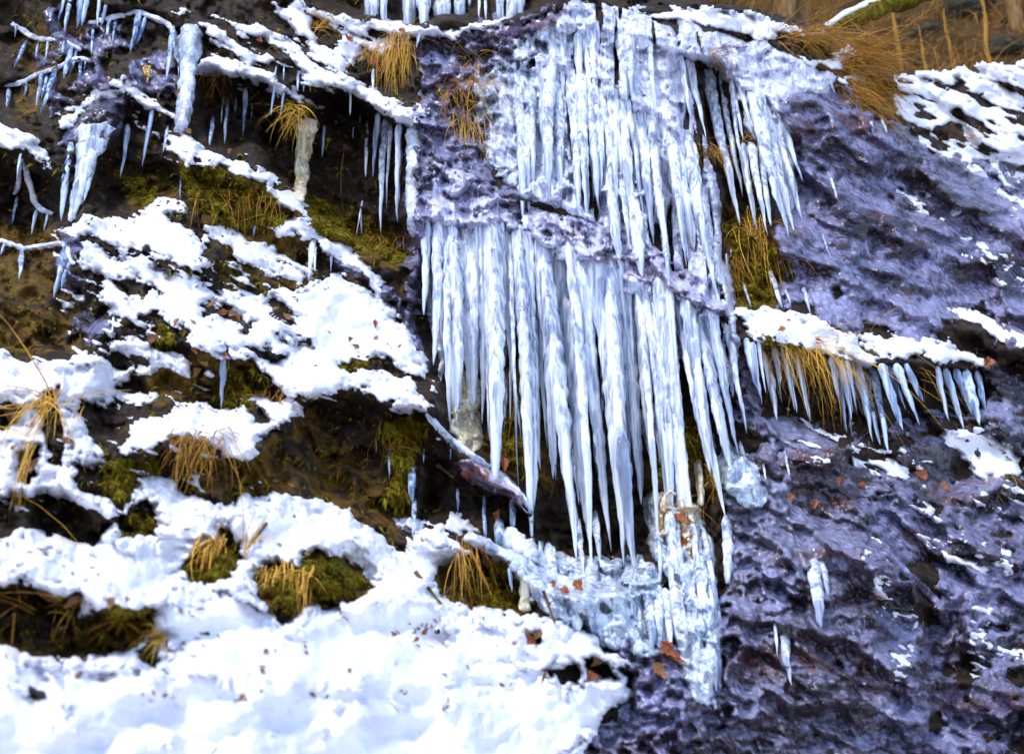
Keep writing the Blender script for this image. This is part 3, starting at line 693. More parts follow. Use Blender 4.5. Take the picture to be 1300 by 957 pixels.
ISEED = [0]
def icicle(x0, y0, x1, y1, w, mat='icicle', out=.03, flare=1.25, blunt=.1, name='icicle', Yfix=None, squash=.8, lift=0):
    y0 -= lift
    ISEED[0] += 1; sd = ISEED[0]; r_ = np.random.default_rng(sd)
    L = math.hypot(x1 - x0, y1 - y0); n = int(max(7, min(46, L / 5)))
    t = np.linspace(0, 1, n)
    bend = r_.normal(0, .012) * L
    xs = x0 + (x1 - x0) * t + bend * np.sin(t * np.pi) + vnoise(t * 4, t * 0 + sd, 5) * min(2.0, w * .12); ys = y0 + (y1 - y0) * t
    d = rock(xs, ys)
    if Yfix is None:
        Ya = d[0] - out * r_.uniform(.4, 2.2)
        Yb = min(Ya, d[1:].min() - w / 150 * .5 - .03, )
        Yb = max(Yb, Ya - .65)
        Y = Ya + (Yb - Ya) * np.minimum(1, t * 1.6)
    else: Y = np.full(n, Yfix)
    C = at(xs, ys, Y)
    mpp = Y.mean() / FPX / math.cos(math.atan((650 - x0) / FPX)) * 1.06
    bl = min(.85, blunt * r_.choice([.4, .8, 1.2, 2.6])); prof = (1 - t) ** r_.uniform(.4, 1.15) * (1 - bl) + bl * (1 - t ** 8)
    prof = prof * (1 + .28 * r_.uniform(0, 1) * vnoise(t * 3.1 + sd * 2.3, t * 0, 21))
    prof = prof * (1 + (flare - 1) * np.exp(-t * 14)) * (.4 + .6 * np.sqrt(np.minimum(1, t * L / 14)))
    prof = prof * (1 + .10 * vnoise(t * L / 16 + sd * 1.7, t * 0, 2) + .07 * vnoise(t * L / 7 + sd, t * 0, 9))
    R = np.maximum(w * .5 * mpp * prof, .0012)
    V, F = tube_mesh(C, R, 10 if w > 5 else 7, sd, .22, squash, .05)
    return mesh_obj(name, V, F, M[mat], origin=C[0])

# ice pillars
def pillar(pts, radii, mat, label, cat='ice pillar', name='ice_pillar', out=.1, squash=.85, seed=0, group=None, rough=.3):
    P = np.array(pts, float); n = max(14, int(np.hypot(*np.diff(P, axis=0).T).sum() / 4))
    s = np.concatenate([[0], np.cumsum(np.hypot(*np.diff(P, axis=0).T))]); t = np.linspace(0, s[-1], n)
    xs = np.interp(t, s, P[:, 0]); ys = np.interp(t, s, P[:, 1]); R = np.interp(t, s, radii)
    k = np.ones(7) / 7
    if n > 20: 
        xs = np.convolve(np.pad(xs, 3, 'edge'), k, 'valid'); ys = np.convolve(np.pad(ys, 3, 'edge'), k, 'valid'); R = np.convolve(np.pad(R, 3, 'edge'), k, 'valid')
    Y = rock(xs, ys) - out
    if n > 10:
        kk = np.ones(9) / 9; Y = np.convolve(np.pad(Y, 4, 'edge'), kk, 'valid')
    C = at(xs, ys, Y)
    V, F = tube_mesh(C, R * Y / FPX * 1.05, 16, seed + 500, rough, squash)
    o = mesh_obj(name, V, F, M[mat], origin=C[0])
    return tag(o, label, cat, group)
ORD = ['', 'first', 'second', 'third', 'fourth', 'fifth', 'sixth', 'seventh', 'eighth', 'ninth', 'tenth', 'eleventh', 'twelfth', 'thirteenth',
       'fourteenth', 'fifteenth', 'sixteenth', 'seventeenth', 'eighteenth', 'nineteenth', 'twentieth']
def icy_root(items, lab):
    P = [(a[0], a[1] - 1) for a in items]; P = [(P[0][0] - 9, P[0][1] - 3)] + P + [(P[-1][0] + 9, P[-1][1] + 3)]
    return pillar(P, [2.0] + [3.4] * len(items) + [1.6], 'rime', lab, 'iced root', 'iced_root', .06, .9, len(P), 'iced roots on the upper left wall', .35)
def icicle_set(items, place, group, mat='icicle', root=None, **k):
    """items (x0,y0,x1,y1,w); each labelled by its look and its rank from the left"""
    items = sorted(items)
    if root: icy_root(items, root)
    Ls = [math.hypot(i[2] - i[0], i[3] - i[1]) for i in items]; Ws = [i[4] for i in items]
    mL = sorted(Ls)[len(Ls) // 2]; mW = sorted(Ws)[len(Ws) // 2]
    for q, it in enumerate(items):
        sz = 'long' if Ls[q] > 1.25 * mL else 'short' if Ls[q] < .75 * mL else ''
        th = 'thick' if Ws[q] > 1.25 * mW else 'thin' if Ws[q] < .78 * mW else ''
        look = ' '.join(a for a in (sz, th) if a) or 'mid sized'
        o = icicle(*it, mat=mat, **k)
        pl = 'only' if len(items) == 1 else 'leftmost' if q == 0 else 'rightmost' if q == len(items) - 1 else ORD[q + 1] + ' from left'
        tag(o, f'{look} icicle {place}, {pl}', 'icicle', group)

def Z(lst, ox, oy):
    k = 2.9545
    return [(a / k + ox, b / k + oy, c / k + ox, d / k + oy, w / k) for a, b, c, d, w in lst]
def row(lip, n, Lr, Wr, lean, seed, jit=7, env=None):
    r_ = np.random.default_rng(seed); P = np.array(lip, float)
    s = np.concatenate([[0], np.cumsum(np.hypot(*np.diff(P, axis=0).T))])
    out = []; u = 0
    for q in range(n):
        if q and r_.uniform() < .35: u = u + r_.uniform(.25, .5) / n           # grown together with its neighbour
        else: u = (q + .5 + r_.uniform(-.5, .5)) / n
        u = min(max(u, 0), 1)
        x = np.interp(u * s[-1], s, P[:, 0]); y = np.interp(u * s[-1], s, P[:, 1]) + r_.uniform(-jit, jit)
        k = r_.uniform(0, 1) ** 1.4
        L = (Lr[0] + (Lr[1] - Lr[0]) * r_.uniform(0, 1) ** .8) * (1 if env is None else np.interp(u, *env))
        w = (Wr[0] + (Wr[1] - Wr[0]) * (k * .8 + .35 * (L - Lr[0]) / (Lr[1] - Lr[0] + 1e-6))) * r_.uniform(.75, 1.15)
        w = max(w, Wr[0] * .5)
        le = np.interp(u, [0, 1], lean) + r_.normal(0, .014)
        out.append((x, y, x + le * L, y + L, w))
    return out

icicle_set(Z([(240,0,215,90,16),(264,-10,240,120,18),(300,-20,288,110,34),(332,-20,305,100,26),(375,-20,365,105,20),(397,20,380,95,18)],0,0), 'at the top of the dark upper left wall', 'icicles on the dark upper left wall', 'clear')
icicle_set(Z([(412,70,400,150,20),(437,70,420,160,20),(527,40,490,195,28),(548,60,513,165,22),(350,95,343,205,14),(650,100,625,297,22),(670,250,668,300,10)],0,0), 'left of the glassy ice pillar', 'icicles on the dark upper left wall', 'clear', root='iced root running to the glassy ice pillar')
icicle_set(Z([(62,98,55,140,18),(112,138,52,258,20),(146,158,132,218,14),(182,148,168,235,16),(240,150,235,200,12),(268,178,240,295,26),(287,185,262,280,18)],0,0), 'in the second tier of the dark wall', 'icicles on the dark upper left wall', 'clear', root='iced root along the second icicle tier of the dark wall')
icicle_set(Z([(36,328,25,405,22),(102,310,93,360,14),(158,268,135,400,20),(177,278,155,370,16),(208,262,150,430,24),(305,215,300,305,18),(321,228,315,264,10)],0,0), 'in the lowest tier above the glazed boulder', 'icicles on the dark upper left wall', 'clear', root='iced root along the lowest icicle tier above the glazed boulder')
icicle_set(Z([(268,540,230,830,34),(357,585,315,755,28),(478,470,450,670,24),(574,410,533,628,24),(630,468,612,572,18)],0,0), 'under the glazed boulder and its arch', 'icicles under the glazed boulder', 'clear')
icicle_set(Z([(78,578,62,668,18),(66,735,42,845,14),(137,788,118,880,16),(180,800,165,865,14)],0,0), 'on the shadowed wall below the far left ledge', 'icicles on the far left wall', 'clear', root='iced root on the shadowed wall below the far left ledge')
icicle_set([(85,308,68,378,9),(88,335,78,366,8),(6,308,0,325,6),(28,318,24,355,8)], 'in the dark niche above the left drift', 'icicles on the far left wall', 'clear', root='iced root in the dark niche above the left drift')
icicle_set(Z([(680,668,675,745,16),(866,798,865,850,12),(902,788,893,870,18),(957,808,950,890,20)],0,0), 'in the moss curtain under the thick snow roll', 'icicles in the moss curtain', 'clear')
icicle_set(Z([(800,440,785,555,26),(836,362,830,465,14),(857,362,842,540,20),(886,362,880,455,14),(922,330,910,515,22),(947,392,940,465,12)],0,0), 'under the snow capped overhang with straw', 'icicles under the straw overhang', 'clear')
icicle_set(Z([(1032,318,1015,435,14),(1067,338,1050,440,14),(1037,250,1030,288,10),(1068,240,1062,302,10),(1119,268,1115,342,18),(1138,290,1140,345,14),(1216,472,1207,590,16)],0,0), 'beside the mossy straw pillar', 'icicles beside the straw pillar', 'clear')
icicle_set(Z([(108,455,102,665,16),(151,425,128,665,26),(177,445,157,875,30),(197,470,177,800,20),(229,465,222,835,30)],430,0), 'under the snow roll in the dark hollow', 'icicles in the dark hollow', 'icicle')
icicle_set(Z([(45,352,42,432,14),(80,428,80,462,8),(56,478,52,520,8),(83,800,85,880,14),(130,262,128,348,14),(302,126,290,182,18)],430,0), 'around the dark hollow and its snow roll', 'small icicles around the dark hollow', 'icicle')
icicle_set([(460,255,452,300,4),(397,305,392,355,9),(400,300,400,345,6),(421,318,420,345,6),(145,395,141,430,4),(284,455,281,520,10)], 'dripping on the left snow field', 'drips on the left snow field', 'icicle')
icicle_set(Z([(120,-130,123,104,57.2),(172,-130,170,119,44.2),(262,-130,262,134,70.2),(322,-130,322,134,85.8),(382,-130,386,136,83.2),(450,-130,452,136,54.6),(492,-60,490,28,14),(525,-60,525,70,14),(553,-60,553,78,12),(608,-130,610,116,39),(643,-130,645,110,52),(683,-130,682,96,59.8)],430,0),
           'hanging behind the top snow rim', 'ice columns behind the top rim', 'icicle', blunt=.75, out=.10)
icicle_set(row([(700,42),(740,30),(790,34),(830,44)], 10, (55, 110), (8, 22), (.0, .08), 3), 'at the crown of the frozen fall', 'icicles of the upper curtain', 'icicle', blunt=.4)
icicle_set(row([(652,110),(690,90),(715,92)], 6, (90, 190), (9, 24), (.0, .03), 14), 'in the left part of the upper curtain', 'icicles of the upper curtain', 'icicle', blunt=.3)
icicle_set(row([(718,92),(760,104),(800,124)], 13, (100, 195), (7, 22), (.04, .12), 4), 'below the slanting bead of the upper curtain', 'icicles of the upper curtain', 'icicle', blunt=.22)
icicle_set(row([(800,124),(850,156),(890,186)], 11, (120, 215), (7, 22), (.12, .18), 5), 'in the right half of the upper curtain', 'icicles of the upper curtain', 'icicle', blunt=.25)
icicle_set(row([(740,190),(790,220),(850,260),(900,300)], 7, (70, 140), (6, 18), (.08, .16), 15), 'low down on the upper curtain', 'icicles of the upper curtain', 'icicle', blunt=.2, out=.1)
icicle_set(Z([(8,205,52,475,34),(40,222,108,530,42),(105,262,235,848,48),(162,268,245,740,38),(205,300,270,760,26),(232,285,290,525,30),(212,318,247,522,18)],860,0), 'under the rusty tuft on the right shoulder', 'icicles of the right shoulder', 'icicle')
icicle_set(Z([(290,345,418,890,70),(335,380,440,880,48),(372,470,470,830,44),(272,540,340,885,40),(312,575,352,850,30),(247,540,300,865,30),(400,460,470,680,26)],860,0), 'in the slanting bundle of the right shoulder', 'icicles of the right shoulder', 'icicle')
icicle_set(Z([(476,245,500,312,16),(502,255,530,352,20),(545,275,562,358,22),(572,292,590,352,16),(715,415,738,512,22),(760,435,788,505,18)],860,0), 'below the golden tufts of the rim', 'icicles below the golden tufts', 'icicle')
icicle_set(Z([(572,655,605,775,16),(1180,608,1245,720,30)],860,0), 'on the upper right ice slope', 'icicles on the right slope', 'icicle')
icicle_set(Z([(545,20,575,110,14),(345,150,395,305,22),(400,220,425,285,12),(245,200,278,300,16),(470,210,500,320,20)],860,290), 'beside the ochre moss hollow', 'icicles by the ochre hollow', 'icicle')
# lower curtain
E1 = ([0, .2, .4, .6, .8, 1], [.5, .8, 1.0, .95, .8, .95])
icicle_set(row([(535,288),(570,282),(605,278)], 12, (130, 290), (8, 28), (.0, .02), 6, jit=16, env=([0, .5, 1], [.55, .9, 1])), 'at the left end of the lower curtain', 'icicles of the lower curtain', 'icicle', lift=14, blunt=.3)
icicle_set(row([(605,280),(650,286),(690,298)], 11, (190, 370), (8, 26), (.02, .06), 7, jit=16), 'left of centre in the lower curtain', 'icicles of the lower curtain', 'icicle', lift=14, blunt=.12)
icicle_set([(648,278,677,650,17),(664,304,676,712,22),(634,292,662,560,12),(688,308,732,712,24),(706,338,748,690,20),(722,316,752,730,16),(738,344,776,700,26),(752,322,792,720,22),(771,336,806,725,26),(790,330,814,640,18)], 'among the long middle columns of the lower curtain', 'icicles of the lower curtain', 'icicle', lift=14, blunt=.3)
icicle_set(row([(775,338),(810,352),(850,370)], 12, (190, 370), (7, 20), (.05, .1), 8, jit=14), 'right of centre in the lower curtain', 'icicles of the lower curtain', 'icicle', lift=14, blunt=.2)
icicle_set([(838,360,872,690,18),(850,376,864,560,10),(858,368,902,600,14),(872,388,922,660,22),(885,380,930,605,18),(900,398,938,580,18),(917,392,948,550,14),(815,366,856,680,15)], 'at the right end of the lower curtain', 'icicles of the lower curtain', 'icicle', lift=10, blunt=.2)
icicle_set([(700,470,706,610,12),(722,520,735,640,12),(758,560,775,690,14),(640,470,640,545,10),(812,520,830,600,9),(828,500,838,590,9),(755,650,762,720,12),(735,660,742,740,10)], 'in the second rank behind the lower curtain', 'icicles of the lower curtain', 'icicle')
# amber ledge
icicle_set(row([(950,436),(985,446),(1020,450)], 11, (35, 90), (5, 10), (.15, .2), 9), 'under the left third of the amber ledge', 'icicles of the amber ledge', 'icicle')
icicle_set(row([(1050,456),(1085,464),(1110,470)], 11, (40, 100), (5, 11), (.16, .22), 10), 'under the middle of the amber ledge', 'icicles of the amber ledge', 'clear')
icicle_set([(1118,462,1146,545,11),(1128,464,1150,520,8),(1137,462,1168,540,14),(1150,462,1172,510,8),(1108,468,1128,575,9),(1200,468,1224,545,10),(1213,468,1236,530,12),(1226,470,1244,540,12),(1190,465,1205,535,7),(1240,470,1250,520,8),(947,430,966,505,10)], 'under the right end of the amber ledge', 'icicles of the amber ledge', 'clear', blunt=.2)
# foot
icicle_set(row([(850,655),(885,665),(905,690)], 7, (90, 190), (9, 18), (.1, .16), 11), 'on the amber ice pillar at the foot', 'icicles at the foot of the fall', 'icicle', blunt=.15)
icicle_set(Z([(80,365,148,642,26),(182,250,188,520,36),(60,480,100,880,40),(90,520,140,885,40),(30,470,50,800,34)],860,570), 'below the amber pillar towards the bottom edge', 'icicles at the foot of the fall', 'icicle', blunt=.2)
icicle_set([(838,668,858,760,24),(724,762,735,806,16),(748,770,756,812,14),(768,778,776,822,14),(785,790,795,832,12),(800,740,808,790,10)], 'around the turquoise ice mound', 'icicles around the ice mound', 'icicle', blunt=.2)
icicle_set(row([(688,694),(720,706),(765,722)], 8, (60, 130), (8, 20), (.02, .06), 31), 'on the upper edge of the turquoise mound', 'icicles around the ice mound', 'icicle', blunt=.2, out=.12)
icicle_set(row([(770,726),(810,738),(845,752)], 8, (60, 120), (7, 18), (.05, .1), 32), 'down the right half of the turquoise mound', 'icicles around the ice mound', 'icicle', blunt=.2, out=.12)
icicle_set(row([(850,735),(880,745),(912,760)], 8, (70, 135), (7, 18), (.1, .14), 33), 'in the lowest tier below the amber pillar', 'icicles at the foot of the fall', 'icicle', blunt=.2, out=.12)
icicle_set(row([(832,640),(850,650),(890,668)], 6, (50, 110), (7, 15), (.08, .14), 34), 'over the front of the amber pillar', 'icicles at the foot of the fall', 'icicle', blunt=.2, out=.16)
icicle_set(Z([(445,150,447,238,20),(546,175,552,348,20),(600,262,600,368,44),(650,188,650,302,24),(278,64,275,200,36),(190,0,190,104,12),(320,0,318,52,10),(640,445,650,535,20),(420,0,420,40,8),(283,190,275,330,26)],430,570), 'under the iced branch and the dark slab', 'icicles under the iced branch', 'clear', blunt=.35)
icicle_set(Z([(362,636,375,778,20),(395,636,428,885,46),(505,440,540,672,50),(535,436,572,572,28),(235,0,262,80,26),(400,20,425,120,20),(320,60,335,130,12)],860,570), 'on the lower right ice slope', 'icicles on the lower right slope', 'icicle', out=.01, lift=8)

pillar([(240,40),(243,60),(240,75),(238,105),(234,140),(230,166)], [17,19,11,12,12,9], 'glaze_pale', 'glassy ice pillar with flared top standing beside the straw overhang', seed=1, out=.2)
pillar([(118,165),(113,185),(109,205),(102,228),(96,252),(90,282)], [22,17,11,8,7,4], 'icicle', 'thick white ice drip under the glazed boulder', seed=2, out=.12)
pillar([(390,150),(387,175),(383,205),(382,235),(380,258)], [12,10,8,8,4], 'amber', 'straw coloured ice pillar under the mossy knob', seed=3, out=.25)
pillar([(524,165),(526,200),(522,240),(524,300)], [11,9,8,6], 'glaze_pale', 'slim purple ice pillar at the right edge of the dark hollow', seed=4, out=.1)
pillar([(540,522),(565,552),(592,575),(618,592),(640,612),(660,628),(676,652)], [4,5,7,5,8,6,5], 'glaze_pale', 'iced branch slanting from the left snow to the curtain foot', 'iced branch', 'iced_branch', .05, .8, 5)
pillar([(590,680),(612,690),(632,702),(655,712),(680,730),(710,740),(738,756)], [6,7,6,9,8,10,6], 'glaze_pale', 'frosted log running from the snowball to the ice mound', 'iced branch', 'iced_branch', .12, 1, 6)
pillar([(1000,590),(1030,600),(1070,620),(1112,655)], [6,9,10,6], 'glaze', 'slender iced root on the right slope below the amber ledge', 'iced branch', 'iced_branch', .03, .8, 7)
pillar([(1102,712),(1122,706),(1140,720),(1165,742),(1190,765),(1205,800)], [5,8,7,6,7,5], 'glaze', 'knobbed iced root pointing down at the lower right', 'iced branch', 'iced_branch', .03, .8, 8)
pillar([(640,690),(652,685),(660,700)], [8,13,11], 'snow', 'first snow covered ice knob on the frosted log', 'ice lump', 'ice_lump', .2, 1, 9, 'ice knobs on the frosted log')
pillar([(660,700),(668,690),(676,706)], [6,9,8], 'glaze_pale', 'clear ice knob beside the snow covered one on the log', 'ice lump', 'ice_lump', .2, 1, 10, 'ice knobs on the frosted log')
pillar([(696,745),(700,760),(708,780)], [6,9,8], 'glaze_pale', 'beaded ice stub leaning over the lower snow', 'ice lump', 'ice_lump', .2, 1, 11, 'ice knobs on the frosted log')
pillar([(664,722),(666,745),(667,774)], [4,5,6], 'amber', 'amber ice stub rising from the snow under the log', 'ice lump', 'ice_lump', .12, 1, 12, 'ice knobs on the frosted log')
pillar([(886,590),(888,606),(891,640)], [6,5,4], 'amber', 'clear knob headed stalk beside the amber pillar', 'ice lump', 'ice_lump', .15, 1, 13)

# ------------------------------------------------------------------ grass, moss, leaves, twigs
def blades(specs, seed, width=.006, seg=6):
    """specs: list of (root xyz, tip direction xyz, length, droop)"""
    r_ = np.random.default_rng(seed); V = []; F = []
    for p, d, L, droop in specs:
        d = np.array(d, float); d /= np.linalg.norm(d) + 1e-9
        side = np.cross(d, r_.normal(size=3)); side /= np.linalg.norm(side) + 1e-9
        c = np.array(p, float); b = len(V); dd = d.copy(); w = width * r_.uniform(.5, 1.3); kink = r_.integers(2, 12); kd = r_.normal(0, .7, 3); sw = r_.normal(0, .05, 3)
        for q in range(seg + 1):
            t = q / seg; ww = w * (1 - .85 * t ** 1.5)
            V.append(c - side * ww * .5); V.append(c + side * ww * .5)
            if q: F.append((b + 2 * q - 2, b + 2 * q - 1, b + 2 * q + 1, b + 2 * q))
            dd = dd + np.array([0, 0, -droop / seg]) + r_.normal(0, .05, 3) + sw + (kd if q == kink else 0); dd /= np.linalg.norm(dd)
            c = c + dd * L / seg
    return np.array(V), np.array(F)

def tuft(x, y, wpx, lpx, n, lab, mat='straw', spread=.35, dirx=0., up=.0, droop=1.2, out=.06, width=.007, hpx=6, seed=None, group='dry grass tufts on the cliff', jl=.5):
    ISEED[0] += 1; sd = ISEED[0] * 7 + 1; r_ = np.random.default_rng(sd)
    xs = x + r_.uniform(-wpx / 2, wpx / 2, n); ys = y + r_.normal(0, hpx, n); xs = xs + r_.normal(0, wpx * .12, n)
    lpx *= 1.4
    Y = rock(xs, ys) - out - r_.uniform(0, .05, n); mpp = Y.mean() / FPX
    Y = np.clip(Y, np.median(Y) - .12, np.median(Y) + .12)
    P = at(xs, ys, Y); sp = []
    for q in range(n):
        d = np.array([dirx + r_.normal(0, spread), -abs(r_.normal(.25, .2)), up + r_.normal(-.3, .25)])
        sp.append((P[q], d, lpx * mpp * (r_.uniform(1 - jl, 1.1) if r_.uniform() < .75 else r_.uniform(.25, .6)), droop * r_.uniform(.4, 1.6)))
    V, F = blades(sp, sd, width)
    o = mesh_obj('grass_tuft', V, F, M[mat], origin=P.mean(0), smooth=False)
    return tag(o, lab, 'grass tuft', group)
tuft(505, 52, 30, 86, 120, 'pale straw bundle hanging straight down below the top rim', spread=.1, droop=2.5)
tuft(412, 32, 24, 34, 50, 'yellow grass sprouting among the snow lumps under the top rim', spread=.4, up=.4)
tuft(600, 82, 40, 60, 60, 'frosted straw on the small shelf left of the upper curtain', spread=.3, droop=1.6)
tuft(610, 100, 20, 170, 14, 'few long straws trailing beside the purple ice', spread=.15, droop=2.2, dirx=.1)
tuft(272, 94, 30, 75, 45, 'straw hanging from the snow capped overhang', 'tan', .25, -.1, droop=2.2)
tuft(374, 142, 24, 45, 90, 'tangled yellow moss and straw on the knob of the straw pillar', spread=.5, droop=1.4, out=.25)
tuft(905, 70, 34, 40, 70, 'rusty grass tuft on the lip of the right shoulder', 'tan', .4, .2, up=.2)
tuft(1025, 44, 70, 60, 260, 'low golden tuft draped under the right rim snow', 'tan', .35, .5, up=.3, width=.008)
tuft(1085, 72, 60, 75, 380, 'large golden tuft leaning right on the rim', 'tan', .35, .6, up=.35, width=.008, hpx=14)
tuft(1095, 112, 60, 60, 330, 'big rusty tuft hanging over the rim above the glazed slope', 'tan', .4, .2, up=.05, width=.008, hpx=14)
tuft(962, 300, 26, 75, 60, 'pale drooping straw above the ochre moss hollow', spread=.2, dirx=.3, up=.3, droop=2)
tuft(900, 190, 30, 40, 60, 'brown matted grass behind the icicles of the right shoulder', 'tan', .5, droop=1.5)
tuft(945, 180, 40, 28, 50, 'frosted grass wisp caught between the shoulder icicles', 'straw', .5, .3, droop=1.0)
tuft(1015, 440, 60, 60, 70, 'amber grass hanging from the snowy right ledge', 'straw', .3, .15, droop=2)
tuft(1036, 432, 5, 150, 12, 'single long iced straw hanging from the amber ledge', 'straw', .03, .45, droop=.9, jl=.1)
tuft(1078, 458, 20, 50, 24, 'short amber straws right of the single long straw', 'straw', .15, .2, droop=2)
tuft(1165, 465, 8, 70, 8, 'thin straws beside the dark gap of the right ledge', 'straw', .1, .2, droop=1.5)
tuft(1222, 168, 40, 22, 50, 'dry tuft in the snowy right slope', 'tan', .5, droop=1.2)
tuft(1265, 608, 40, 36, 50, 'dark dry tuft under the lower right snow cushion', 'tan', .4, .0, droop=1.8)
tuft(64, 508, 30, 120, 46, 'tall yellow straws bending over the left drift', spread=.2, dirx=-.12, up=.2, droop=1.7, out=.22, width=.009)
tuft(42, 560, 14, 160, 10, 'longest straws hanging down the left edge drift', spread=.06, droop=2, out=.25, width=.01, jl=.15)
tuft(98, 525, 12, 60, 12, 'short straws stuck in the left drift beside the tall ones', spread=.15, droop=1.8, out=.22)
tuft(245, 552, 44, 62, 60, 'brown straws fringing the snow capped rock', 'tan', .25, -.1, droop=1.8, out=.12)
tuft(272, 555, 50, 70, 40, 'thin twiggy stalks hanging right of the brown fringe', 'tan', .35, .2, droop=1.4, out=.12)
tuft(274, 685, 26, 58, 60, 'yellow blades in the mossy gap of the lower bank', spread=.15, dirx=-.12, droop=1.8, out=.14, width=.01)
tuft(360, 722, 60, 56, 70, 'yellow blades lining the mossy pocket of the lower bank', spread=.15, droop=2.2, out=.14, width=.009)
tuft(312, 700, 10, 80, 10, 'lone dry stalk standing in the lower bank snow', spread=.15, dirx=.3, up=.8, droop=.4, out=.24)
tuft(585, 702, 16, 85, 20, 'pale stalks hanging below the snowball cap', spread=.12, dirx=.1, droop=1.6, out=.14)
tuft(596, 690, 30, 70, 40, 'grass curtain in the pocket under the frosted log', 'tan', .3, .05, droop=1.9, out=.1)
tuft(165, 790, 60, 44, 70, 'withered grass at the right end of the dark bottom pocket', 'tan', .4, .2, up=.4, droop=1, out=.14)
tuft(55, 770, 80, 60, 24, 'sparse stalks inside the dark bottom pocket', 'tan', .5, 0, up=.3, droop=1.2, out=.1)
tuft(205, 806, 16, 34, 40, 'small mossy tuft poking out of the lower bank', 'straw', .3, -.2, up=.2, droop=1.4, out=.18)
tuft(845, 640, 34, 38, 60, 'yellow tuft frozen into the amber ice pillar', 'straw', .4, .2, droop=1.5, out=.16)
tuft(905, 600, 24, 60, 40, 'straw bundle frozen beside the knob headed stalk', 'straw', .12, .05, droop=2, out=.16)
tuft(500, 560, 40, 60, 40, 'moss beard hanging above the clear drip of the dark slab', 'tan', .3, 0, droop=2, out=.1)

tuft(500, 60, 40, 70, 90, 'second layer of pale straw at the right of the straight bundle', spread=.14, droop=2.2)
tuft(470, 62, 26, 40, 50, 'short straw under the left part of the top rim snow', spread=.3, droop=1.8)
tuft(575, 112, 40, 60, 60, 'brown and gold grass below the frosty shelf', 'tan', .25, droop=2, out=.12)
tuft(592, 150, 34, 80, 50, 'hanging gold grass beside the left edge of the white curtain', spread=.16, droop=2.2, out=.12)
tuft(960, 285, 40, 110, 70, 'long golden grass hanging in the ochre hollow', spread=.15, droop=2.2, out=.1)
tuft(935, 330, 24, 60, 60, 'ochre grass mat in the left of the ochre hollow', 'tan', .3, droop=2, out=.1)
tuft(985, 445, 60, 50, 60, 'amber grass fringe at the left of the amber ledge', 'straw', .15, .15, droop=2.2, out=.1)
tuft(1040, 452, 60, 80, 70, 'hanging amber grass under the middle of the amber ledge', 'straw', .12, .2, droop=2.2, out=.1)
tuft(655, 470, 50, 90, 50, 'rusty grass behind the gap of the lower curtain', 'tan', .2, 0, droop=2.2, out=.08)
tuft(860, 545, 50, 60, 50, 'golden grass behind the right end of the lower curtain', 'straw', .25, 0, droop=2, out=.08)
tuft(310, 250, 90, 50, 90, 'loose brown grass in the moss curtain', 'tan', .35, 0, droop=2, out=.14)
tuft(470, 300, 70, 40, 60, 'brown grass in the ochre bank of the dark hollow', 'tan', .4, 0, droop=1.8, out=.14)
tuft(330, 500, 70, 40, 60, 'rootlets and grass under the edge of the snow field', 'tan', .35, 0, droop=2, out=.1)

def moss(poly, lab, T=.1, nf=1600, mat='moss', seed=0, lpx=7, down=.6):
    SEED[0] += 1; s = SEED[0]; P = np.array(poly, float); r_ = np.random.default_rng(s)
    x0, y0 = P.min(0) - 10; x1, y1 = P.max(0) + 10; step = 3
    xs = np.arange(x0, x1, step); ys = np.arange(y0, y1, step); X, Y = np.meshgrid(xs, ys)
    def thick(X, Y):
        wx, wy = wob(X, Y, 8, s); Fd = poly_sd(wx, wy, poly, 40)
        Fd = Fd + 5 * fbm(X / 12, Y / 12, 3, s + 9)
        t = .65 * T * np.sqrt(np.clip(1 - (1 - np.clip(Fd / 14, 0, 1)) ** 2, 0, 1)) + np.clip(Fd / 10, 0, 1) * (.05 * fbm(X / 16, Y / 16, 3, s) + .03 * (1 - worley(X / 13, Y / 13, s)))
        return Fd, np.where(Fd < 0, Fd * .02, t)
    Fd, t = thick(X, Y)
    V = at(X, Y, rock(X, Y) - t).reshape(-1, 3)
    F = grid_faces(len(ys), len(xs), Fd > -5); V, F, _ = compact(V, F)
    px = r_.uniform(x0, x1, nf * 3); py = r_.uniform(y0, y1, nf * 3)
    fd, t = thick(px, py); k = fd > 1; px, py, t = px[k][:nf], py[k][:nf], t[k][:nf]
    Yd = rock(px, py) - t + .005; B = at(px, py, Yd); n = len(B)
    L = lpx * Yd / FPX * r_.uniform(.5, 1.5, n)
    d = np.stack([r_.normal(0, .6, n), -np.abs(r_.normal(.5, .3, n)), r_.normal(.1, .6, n) - down], 1); d /= np.linalg.norm(d, axis=1)[:, None]
    sd = np.cross(d, r_.normal(size=(n, 3))); sd /= np.linalg.norm(sd, axis=1)[:, None]
    wd = L[:, None] * .16
    mid = B + d * L[:, None] * .55 + np.array([0, 0, -.004])
    tip = B + d * L[:, None] + np.array([0, 0, -1]) * (L * down * .5)[:, None]
    VV = np.stack([B - sd * wd * .6, B + sd * wd * .6, mid + sd * wd, mid - sd * wd, tip], 1).reshape(-1, 3)
    i = np.arange(n) * 5 + len(V)
    q = np.stack([i, i + 1, i + 2, i + 3], 1); tr = np.stack([i + 3, i + 2, i + 4], 1)
    o = mesh_obj('moss_cushion', np.concatenate([V, VV]), [np.concatenate([F, q]), tr], M[mat])
    return tag(o, lab, 'moss', 'moss cushions on the rock')
moss([(236,212),(270,210),(300,226),(340,242),(368,266),(380,280),(360,290),(330,286),(300,294),(270,276),(248,250)], 'olive moss curtain hanging under the thick snow roll', .14, 2600)
moss([(388,252),(420,258),(445,275),(480,300),(516,318),(512,335),(470,328),(435,310),(405,300),(392,275)], 'bright ochre moss bank in the dark hollow', .14, 2200, lpx=6)
